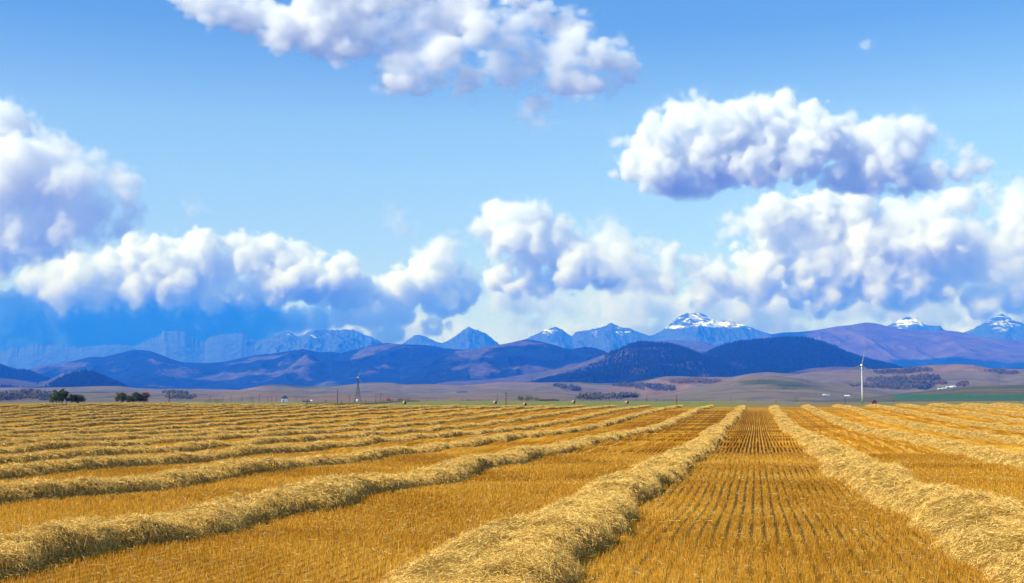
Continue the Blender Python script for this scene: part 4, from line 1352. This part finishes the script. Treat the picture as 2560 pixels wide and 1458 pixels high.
        for hh_ in (.4, .75, 1.1):
            m = MB()
            for a, b2 in zip(pos[:-1], pos[1:]):
                a2, c2 = a - o0, b2 - o0
                m.tube((a2.x, a2.y, a2.z + hh_), (c2.x, c2.y, c2.z + hh_), .018, None, 3, False)
            m.build("wire", steel, root)
    fence([(1000, 850), (1200, 855), (1500, 850), (1730, 850)], 5.5, "long wire fence along the crest of the green hay field")
    fence([(770, 420), (860, 520), (960, 700), (1040, 846)], 6.5, "wire fence beside the dark verge left of the dirt track")
    fence([(1640, 900), (1800, 800), (1990, 700)], 5.0, "dark wire fence at the far field edge before the lime green strip", 1.1)
    # dirt track as a sheet a little above the ground
    trk = simple("track_gravel", (0.30, 0.27, 0.25), .95, .15, .5)
    P_ = [(900, 440), (944, 480), (972, 560), (1000, 660), (1022, 760), (1037, 850), (1045, 950), (1100, 1200)]
    P_ = [(880, 470), (905, 530), (945, 600), (980, 680), (1010, 760), (1037, 845), (1075, 900)]
    vs = []
    ts = np.linspace(0, len(P_) - 1, 90)
    px_ = np.interp(ts, range(len(P_)), [p[0] for p in P_]); pd_ = np.interp(ts, range(len(P_)), [p[1] for p in P_])
    for Xq, dq in zip(px_, pd_):
        x, y, _ = gp(Xq, dq)
        for s in np.linspace(-2.6, 2.6, 5):
            xx = x + s * .75; yy = y + s * .35 * 0
            vs.append((xx, yy, float(ground_z(xx, yy)) + .03))
    me = raw_mesh("dirt_track", vs, grid_faces(90, 5), 4, smooth_=True)
    o = link("dirt_track", me, [trk]); o["kind"] = "structure"; o["label"] = "pale dirt track climbing the green field"
    # rough verge of dry and green grass
    r = np.random.default_rng(9); n = 9000
    q = r.random(n); Xq = np.interp(q, [0, .35, .7, 1], [770, 900, 985, 1045]) + r.normal(0, 3, n); dq = np.interp(q, [0, .35, .7, 1], [330, 545, 730, 860]) + r.normal(0, 12, n)
    x = (Xq - 1280) / F * dq; z = ground_z(x, dq)
    D = np.stack([r.normal(0, .4, n), r.normal(0, .4, n), np.ones(n)], 1); D /= np.linalg.norm(D, axis=1)[:, None]
    v, f = straw_tris(np.stack([x, dq, z], 1), D, r.uniform(.3, .95, n), r.uniform(.12, .3, n), r)
    vg = leafy("verge_grass", [(0, (.05, .07, .02)), (.5, (.14, .14, .035)), (1, (.26, .20, .06))], .2)
    o = link("verge_grass", raw_mesh("verge_grass", v, f, 3), [vg]); tag(o, "rough dark green and yellow grass verge left of the dirt track", "grass", kind="stuff")


# ------------------------------------------------------------------ clouds: real volumes far behind the air
_CT = {}


def cloud_noise(p):
    """billowy periodic noise, read through a rotated frame so that no axis shows; returns a coarse and a fine part"""
    n, cell = 176, 82.0
    if not _CT:
        r = np.random.default_rng(99)

        def lat(size):
            m = max(2, int(round(n * cell / size))); g = r.random((m, m, m)).astype(np.float32)
            for ax in range(3):
                q = np.arange(n) * m / n; i = q.astype(int); f = (q - i).astype(np.float32); f = f * f * (3 - 2 * f)
                sh = [1, 1, 1]; sh[ax] = n; f = f.reshape(sh)
                g = np.take(g, i % m, axis=ax) * (1 - f) + np.take(g, (i + 1) % m, axis=ax) * f
            return g

        def bil(size):
            return np.abs(2 * lat(size) - 1) * 1.35
        _CT['b'] = lat(1900) * .28 + lat(900) * .20 + bil(680) * .17 + bil(370) * .14 + lat(430) * .12 + lat(240) * .09
        _CT['f'] = bil(210) * .5 + lat(120) * .5
        a = np.linalg.qr(np.array([[.71, .42, .35], [-.38, .80, .31], [.29, -.47, .77]]))[0]
        _CT['r'] = a
        print("noise means", _CT['b'].mean(), _CT['b'].std(), _CT['f'].mean(), _CT['f'].std())
    q = (_CT['r'] @ p) / cell
    i = np.floor(q).astype(np.int64); f = (q - i).astype(np.float32)
    i0 = i % n; i1 = (i + 1) % n
    out = []
    for key in 'bf':
        t = _CT[key]; acc = 0
        for a in (0, 1):
            for b in (0, 1):
                for c in (0, 1):
                    wgt = (f[0] if a else 1 - f[0]) * (f[1] if b else 1 - f[1]) * (f[2] if c else 1 - f[2])
                    acc = acc + wgt * t[(i1 if a else i0)[0], (i1 if b else i0)[1], (i1 if c else i0)[2]]
        out.append(acc)
    return out


def make_cloud(name, label, puffs, dist, mat, h=80.0, vscale=1.0, dy_px=0, depth=1.0, erode=1.0, soft=1.0, seed=0, child=12, dj=0.6, flat=None, zs=1.0, ta=1.0):
    r = np.random.default_rng(seed)
    k = dist / F
    balls = []
    for p in puffs:
        X, Yp, R = p[:3]; wgt = p[3] if len(p) > 3 else 1.0
        Yp += dy_px
        Rm = R * k
        yy = dist + r.uniform(-1, 1) * Rm * dj
        q = yy / F
        # the picture's tilt is small; use exact ray
        a = (X - 1280) / F; b = (729 - Yp) / F
        dy = math.cos(PITCH) - b * math.sin(PITCH); dz = math.sin(PITCH) + b * math.cos(PITCH)
        c = np.array([a / dy * yy, yy, CAMZ + dz / dy * yy])
        balls.append((c, Rm * 0.98, wgt))
        for j in range(child):
            d = r.normal(size=3); d /= np.linalg.norm(d)
            if d[2] < -0.5 and r.random() < .7:
                continue
            r2 = Rm * r.uniform(.16, .38)
            c2 = c + d * (Rm * 0.98 - r2 * .45); balls.append((c2, r2, wgt))
            for q2 in range(4):
                d2 = r.normal(size=3) + d; d2 /= np.linalg.norm(d2)
                r3 = r2 * r.uniform(.3, .5); balls.append((c2 + d2 * r2 * .8, r3, wgt))
    A = np.array([b[0] for b in balls]); R = np.array([b[1] for b in balls])
    lo = (A - R[:, None]).min(0) - 250; hi = (A + R[:, None]).max(0) + 250
    # keep every cloud behind / above the air box
    nx, ny, nz = [int((hi[i] - lo[i]) / h) + 1 for i in range(3)]
    D = np.full((nx, ny, nz), -900.0, np.float32)
    for c, rad, wgt in balls:
        m = rad + 350
        a = [max(0, int((c[i] - m - lo[i]) / h)) for i in range(3)]; b = [min(n_, int((c[i] + m - lo[i]) / h) + 2) for i, n_ in enumerate((nx, ny, nz))]
        g = [((np.arange(a[i], b[i]) * h + lo[i] - c[i]) ** 2).astype(np.float32) for i in range(3)]
        sdv = rad - np.sqrt(g[0][:, None, None] + g[1][None, :, None] + g[2][None, None, :])
        if wgt != 1.0:
            sdv = sdv - (1 - wgt) * 300
        v = D[a[0]:b[0], a[1]:b[1], a[2]:b[2]]; np.maximum(v, sdv, out=v)

    v_ = vscale
    band = D > -1150 * v_
    ii = np.nonzero(band)
    pts = np.stack([ii[0] * h + lo[0], ii[1] * h + lo[1], ii[2] * h * zs + lo[2]], 0) / v_
    if zs != 1:
        pts[0] *= 0.8
    nb, nf = cloud_noise(pts + seed * 3137.0)
    dm = np.clip(1 + D[band] / (700 * v_), 0, 1)
    D[band] += (((nb - .45) * 2350 * erode * v_ + (nf - .48) * 520 * v_) * dm).astype(np.float32)
    D[~band] = -999
    nm, _ = cloud_noise(pts * 0.31 + 911.0 + seed * 77.0)
    thin = np.zeros_like(D); thin[band] = smooth(.36, .62, nm) * ta
    veil = np.zeros_like(D); veil[band] = np.clip((nf - .40) * 3.2, 0, 1) * np.clip((nb - .36) * 5, 0, 1)
    veil *= (.03 + .07 * thin) * smooth(-480 * v_, 60, D)
    dens = np.clip(D / ((190 + 900 * thin * thin) * soft * vscale), 0, 1)
    if flat is not None:
        veil *= 0.7
        zf_ = CAMZ + (1000 - flat) * dist / F
        zz = np.arange(nz) * h + lo[2]
        dens = dens * smooth(zf_ - 260, zf_ + 200, zz)[None, None, :]
    dens = (dens ** 1.3 + veil).astype(np.float32)
    me = bpy.data.meshes.new(name); me.vertices.add(nx * ny * nz)
    at = me.attributes.new("dens", 'FLOAT', 'POINT'); at.data.foreach_set("value", np.ascontiguousarray(dens.transpose(2, 1, 0)).ravel())
    ng = bpy.data.node_groups.new("cloud_grid", 'GeometryNodeTree')
    ng.interface.new_socket("Geometry", in_out='INPUT', socket_type='NodeSocketGeometry')
    ng.interface.new_socket("Geometry", in_out='OUTPUT', socket_type='NodeSocketGeometry')
    n = ng.nodes; Lk = ng.links.new
    gi = n.new('NodeGroupInput'); go = n.new('NodeGroupOutput'); vc = n.new('GeometryNodeVolumeCube')
    vc.inputs['Min'].default_value = lo.tolist(); vc.inputs['Max'].default_value = [float(lo[i] + (m_ - 1) * h) for i, m_ in enumerate((nx, ny, nz))]
    for a_, b_ in zip('XYZ', (nx, ny, nz)):
        vc.inputs['Resolution ' + a_].default_value = b_
    pos = n.new('GeometryNodeInputPosition')
    sub = n.new('ShaderNodeVectorMath'); sub.operation = 'SUBTRACT'; sub.inputs[1].default_value = [float(v_ - h / 2) for v_ in lo]; Lk(pos.outputs[0], sub.inputs[0])
    sc = n.new('ShaderNodeVectorMath'); sc.operation = 'SCALE'; sc.inputs['Scale'].default_value = 1 / h; Lk(sub.outputs[0], sc.inputs[0])
    fl = n.new('ShaderNodeVectorMath'); fl.operation = 'FLOOR'; Lk(sc.outputs[0], fl.inputs[0])
    dt = n.new('ShaderNodeVectorMath'); dt.operation = 'DOT_PRODUCT'; dt.inputs[1].default_value = (1, nx, nx * ny); Lk(fl.outputs[0], dt.inputs[0])
    na = n.new('GeometryNodeInputNamedAttribute'); na.data_type = 'FLOAT'; na.inputs[0].default_value = 'dens'
    si = n.new('GeometryNodeSampleIndex'); si.data_type = 'FLOAT'
    Lk(gi.outputs[0], si.inputs['Geometry']); Lk(na.outputs[0], si.inputs['Value']); Lk(dt.outputs['Value'], si.inputs['Index'])
    Lk(si.outputs[0], vc.inputs['Density'])
    sm = n.new('GeometryNodeSetMaterial'); sm.inputs['Material'].default_value = mat
    Lk(vc.outputs[0], sm.inputs[0]); Lk(sm.outputs[0], go.inputs[0])
    o = link(name, me, [mat]); o.modifiers.new("volume", 'NODES').node_group = ng
    o["kind"] = "structure"; o["label"] = label
    print(name, label[:20], nx, ny, nz, nx * ny * nz / 1e6, "min z,y", lo[2], lo[1])
    return o


def cloud_mat(name, col, dens, aniso=0.0):
    m, nt, out = mat_nodes(name)
    pv = N(nt, "ShaderNodeVolumePrincipled")
    pv.inputs['Color'].default_value = (*col, 1); pv.inputs['Density'].default_value = dens; pv.inputs['Anisotropy'].default_value = aniso
    nt.links.new(pv.outputs[0], out.inputs['Volume'])
    return m


def make_clouds():
    cm = cloud_mat("cloud_vapour", (.975, .986, .993), 0.0055)
    tm_ = cloud_mat("torn_vapour", (.99, .992, .995), 0.0022)
    wm = cloud_mat("thin_vapour", (0.95, 0.97, 1), 0.0024)
    rm = cloud_mat("shade_tinted_vapour", (0.20, 0.30, 0.55), 0.0026)  # shade of the cloud base is put into this vapour's dark blue colour
    w_ = .3
    make_cloud("cloud", "big cumulus cloud with shaded flat base at the upper right",
               [(1550, 345, 42, w_), (1590, 395, 55, .7), (1650, 335, 60), (1705, 300, 58), (1765, 295, 62), (1700, 415, 65), (1825, 310, 70), (1900, 295, 62), (1960, 292, 66),
                (2025, 292, 55), (2010, 375, 75), (1900, 385, 78), (1800, 395, 68), (2110, 345, 60), (2200, 350, 66), (2280, 360, 68), (2350, 395, 50), (2395, 430, 40, .7),
                (2280, 430, 55), (2180, 420, 60), (2090, 425, 52), (1730, 445, 38), (2455, 395, 30, .7), (1525, 310, 18, w_), (1750, 360, 80), (1850, 370, 85), (1950, 370, 85), (2150, 400, 70), (2240, 410, 66), (2330, 420, 56), (2060, 350, 70), (2420, 400, 40), (1640, 400, 60)], 41000, cm, h=58, seed=3, dy_px=10, flat=487)
    make_cloud("cloud", "broad torn cloud across the top of the sky",
               [(480, 0, 44), (520, 10, 46), (570, 20, 46), (620, 30, 44), (650, 40, 46, .8), (700, 70, 50), (760, 60, 50), (830, 70, 58), (850, 115, 40), (780, 105, 36), (870, 0, 50), (930, 10, 60, .6), (980, 60, 55, .6),
                (960, 140, 45, .6), (965, 195, 38, .5), (1050, 60, 62), (1120, 50, 74), (1200, 65, 74), (1280, 90, 70), (1340, 130, 66), (1300, 175, 48), (1210, 165, 36, .6), (1110, 185, 36, .6),
                (1040, 175, 34, .6), (1345, 60, 56), (1420, 75, 62), (1470, 60, 46), (1495, 150, 54), (1530, 190, 46), (1480, 215, 38), (1405, 200, 45, .6), (1330, 272, 42, .8),
                (1350, 290, 30, .7), (1180, 250, 26, .4), (1150, -20, 90), (1000, -40, 80, .8), (1300, -20, 60, .8), (800, -30, 60, .8), (1560, 150, 36), (1440, 150, 50), (1020, 120, 50), (880, 60, 60), (940, 90, 55), (1100, 120, 76), (900, 100, 60), (780, 50, 60), (1000, 100, 62), (1400, 130, 70), (1250, 150, 60), (1050, 190, 44), (1170, 190, 44), (970, 210, 36, .8), (1560, 170, 46), (1540, 120, 40), (1000, 170, 56), (1090, 150, 60), (860, 130, 46), (1280, 190, 46), (1450, 200, 56)], 60000, tm_, h=92, seed=13, erode=1.0, vscale=1.3, zs=1.25)
    make_cloud("cloud", "tall shadowed cloud tower rising at the left edge",
               [(-60, 330, 80), (0, 300, 50), (60, 320, 52), (110, 340, 42), (50, 390, 85), (130, 410, 75), (175, 460, 80), (90, 480, 95), (0, 470, 90), (235, 430, 42), (290, 455, 46), (320, 480, 42),
                (330, 530, 40), (250, 510, 56), (300, 570, 48, .6), (190, 550, 76), (100, 570, 80), (240, 600, 55), (10, 560, 80), (-20, 630, 80), (-80, 480, 90), (90, 640, 60), (180, 640, 50)],
               54000, tm_, h=80, seed=5, erode=1.2)
    make_cloud("cloud", "bright white cumulus bank low over the left mountains",
               [(110, 680, 48), (150, 660, 36), (200, 685, 50), (270, 672, 46), (160, 725, 46), (250, 725, 52), (320, 745, 36), (350, 715, 40), (350, 640, 50), (400, 650, 58), (450, 645, 60), (480, 612, 36),
                (520, 645, 56), (560, 685, 66), (460, 700, 66), (600, 652, 56), (650, 645, 54), (700, 645, 50), (745, 662, 42), (700, 700, 62), (620, 720, 62), (540, 738, 50), (800, 685, 46),
                (845, 690, 48), (780, 722, 44), (860, 738, 46), (680, 752, 34), (900, 738, 50), (430, 740, 36), (-20, 700, 32, .7), (50, 620, 38, .8), (20, 590, 36, .8), (100, 612, 28, .8), (60, 700, 30, .6)],
               46000, cm, h=64, seed=6)
    make_cloud("cloud", "pale soft cloud between the left bank and the centre gap",
               [(930, 730, 48, .8), (1000, 715, 60), (1060, 690, 58), (1110, 650, 44), (1130, 622, 32), (1150, 680, 42), (1160, 735, 40, .8), (1100, 750, 44, .8), (1000, 770, 44, .7), (930, 795, 44, .6),
                (980, 830, 36, .6), (1090, 830, 40, .5), (860, 780, 40, .6)], 47500, cm, h=70, seed=7, erode=1.1)
    make_cloud("cloud", "white billowing cloud group at the centre right above the peaks",
               [(1200, 560, 26), (1240, 552, 38), (1290, 545, 36), (1332, 535, 32), (1350, 565, 36), (1260, 612, 42), (1300, 602, 50), (1260, 678, 50), (1320, 660, 60), (1390, 640, 55), (1360, 705, 54),
                (1430, 690, 55), (1430, 602, 40), (1480, 622, 46), (1520, 590, 46), (1540, 622, 50), (1500, 678, 56), (1570, 668, 56), (1622, 632, 40), (1660, 645, 36), (1640, 690, 46), (1720, 680, 40),
                (1700, 715, 34), (1580, 712, 36), (1280, 726, 34, .7), (1450, 735, 30, .7), (1400, 600, 50), (1440, 650, 62), (1550, 680, 60), (1350, 620, 60), (1610, 690, 50), (1300, 570, 46), (1680, 700, 46), (1740, 715, 44), (1790, 700, 44), (1620, 650, 44), (1700, 660, 40)], 45000, cm, h=62, seed=8, flat=742)
    make_cloud("cloud", "layered white clouds filling the lower right sky",
               [(1830, 565, 32, .8), (1880, 560, 46), (1930, 530, 44), (2000, 530, 42), (2060, 515, 34), (1860, 640, 56), (1940, 620, 64), (2030, 600, 64), (2110, 560, 60), (2150, 515, 34), (1820, 700, 46),
                (1900, 705, 56), (2000, 690, 64), (2090, 680, 64), (2180, 620, 72), (2250, 560, 54), (2330, 545, 52), (2300, 620, 64), (2400, 520, 46), (2470, 492, 42), (2530, 490, 42), (2580, 560, 70),
                (2430, 600, 64), (2500, 640, 64), (2380, 680, 56), (2580, 700, 60), (2460, 690, 46), (2200, 700, 64), (2300, 712, 54), (2620, 620, 70), (2640, 500, 60), (1850, 590, 46), (1900, 660, 66), (1960, 560, 56), (2040, 650, 70), (2130, 640, 74), (2220, 660, 74), (2350, 620, 70), (2420, 640, 70), (2520, 560, 66), (2350, 700, 60), (2100, 730, 46), (1980, 730, 44), (1780, 690, 50), (1760, 740, 40), (2050, 740, 50), (2250, 740, 50), (2450, 740, 50), (2560, 750, 50)], 46500, cm, h=70, seed=9)
    make_cloud("cloud", "thin hazy cloud veil just above the right hand peaks",
               [(x_, 835, 50) for x_ in range(900, 2700, 62)] + [(x_, 770, 54) for x_ in range(1240, 2700, 60)] + [(x_, 805, 40, .7) for x_ in range(900, 1300, 80)] + [(1340, 800, 46, .7), (1450, 780, 46, .7), (1550, 770, 48, .7), (1650, 775, 50, .8), (1750, 750, 50), (1850, 760, 58), (1950, 765, 58), (2050, 765, 58), (2150, 765, 58), (2250, 768, 56),
                (2350, 772, 54), (2450, 772, 54), (2550, 770, 56), (2650, 770, 56), (1700, 820, 46), (1950, 815, 46), (2100, 820, 46), (1550, 815, 44, .7)], 52000, wm, h=120, seed=10)
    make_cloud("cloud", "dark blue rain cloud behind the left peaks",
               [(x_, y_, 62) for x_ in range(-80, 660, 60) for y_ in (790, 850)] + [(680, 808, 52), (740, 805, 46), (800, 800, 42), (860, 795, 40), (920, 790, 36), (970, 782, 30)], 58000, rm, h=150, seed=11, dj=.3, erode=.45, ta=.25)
    for i, (p, lab) in enumerate((([(985, 545, 26), (1012, 572, 20), (1035, 582, 12), (968, 530, 16)], "small torn wisp of cloud at the centre of the sky"),
                                  ([(480, 518, 17), (500, 526, 10)], "tiny faint cloud puff right of the tall left cloud"),
                                  ([(2162, 110, 9, .8), (2172, 104, 7, .7)], "tiny faint cloud puff in the clear upper right sky"))):
        make_cloud("cloud", lab, p, 41000, wm, h=70, seed=20 + i, erode=.55)


def make_haze():
    x, y0, y1, z0, z1 = 17200, -800, 34000, -60, 2300
    me = bpy.data.meshes.new("haze")
    v = [(a, b, c) for a in (-x, x) for b in (y0, y1) for c in (z0, z1)]
    me.from_pydata(v, [], [(0, 1, 3, 2), (4, 6, 7, 5), (0, 4, 5, 1), (2, 3, 7, 6), (0, 2, 6, 4), (1, 5, 7, 3)])
    m, nt, out = mat_nodes("haze_air")
    pv = N(nt, "ShaderNodeVolumePrincipled")
    pv.inputs['Color'].default_value = (0.010, 0.142, 1.0, 1); pv.inputs['Density'].default_value = 0.00008
    pv.inputs['Absorption Color'].default_value = (1, 1, 1, 1); pv.inputs['Anisotropy'].default_value = 0.0
    nt.links.new(pv.outputs[0], out.inputs['Volume'])
    o = link("haze", me, [m]); o["kind"] = "stuff"; o["label"] = "blue haze in the air toward the mountains"


make_ground(); make_field(); print("ground", time.time() - T0)
make_windrows(); print("windrows", time.time() - T0)
make_stubble(); print("stubble", time.time() - T0)
L = make_hills(); print("hills", time.time() - T0)


def _fr_lim(seed, lam, bias, extra):
    def f(X, P, x, y):
        s = 0.5 + (fbm(x / lam, y / lam * .6, 0, 5, seed) - .5) * 2 + bias + extra(X, P)
        return np.clip((s - .5) * 4, 0, 1)
    return f


forest_cones([(L['front'], 600, 5, 42000, _fr_lim(5, 600, .22, lambda X, P: -0.75 * smooth(26, 4, P - np.interp(X, [c[0] for c in FRONT], [c[1] for c in FRONT])) * smooth(1560, 1480, X) - .35 * smooth(1360, 1200, X))),
              (L['front2'], 500, 6, 26000, _fr_lim(6, 500, .25, lambda X, P: 0 * X)),
              (L['lowl'], 500, 2, 9000, _fr_lim(2, 500, .30, lambda X, P: 0 * X)),
              (L['lowl2'], 450, 3, 14000, _fr_lim(3, 450, 0, lambda X, P: .55 * np.exp(-((X - 230) / 60) ** 2 - ((P - 952) / 22) ** 2)))])
M = make_trees(); woods(L, M); print("trees", time.time() - T0)
make_built(L); print("built", time.time() - T0)
make_haze()
make_clouds(); print("clouds", time.time() - T0)
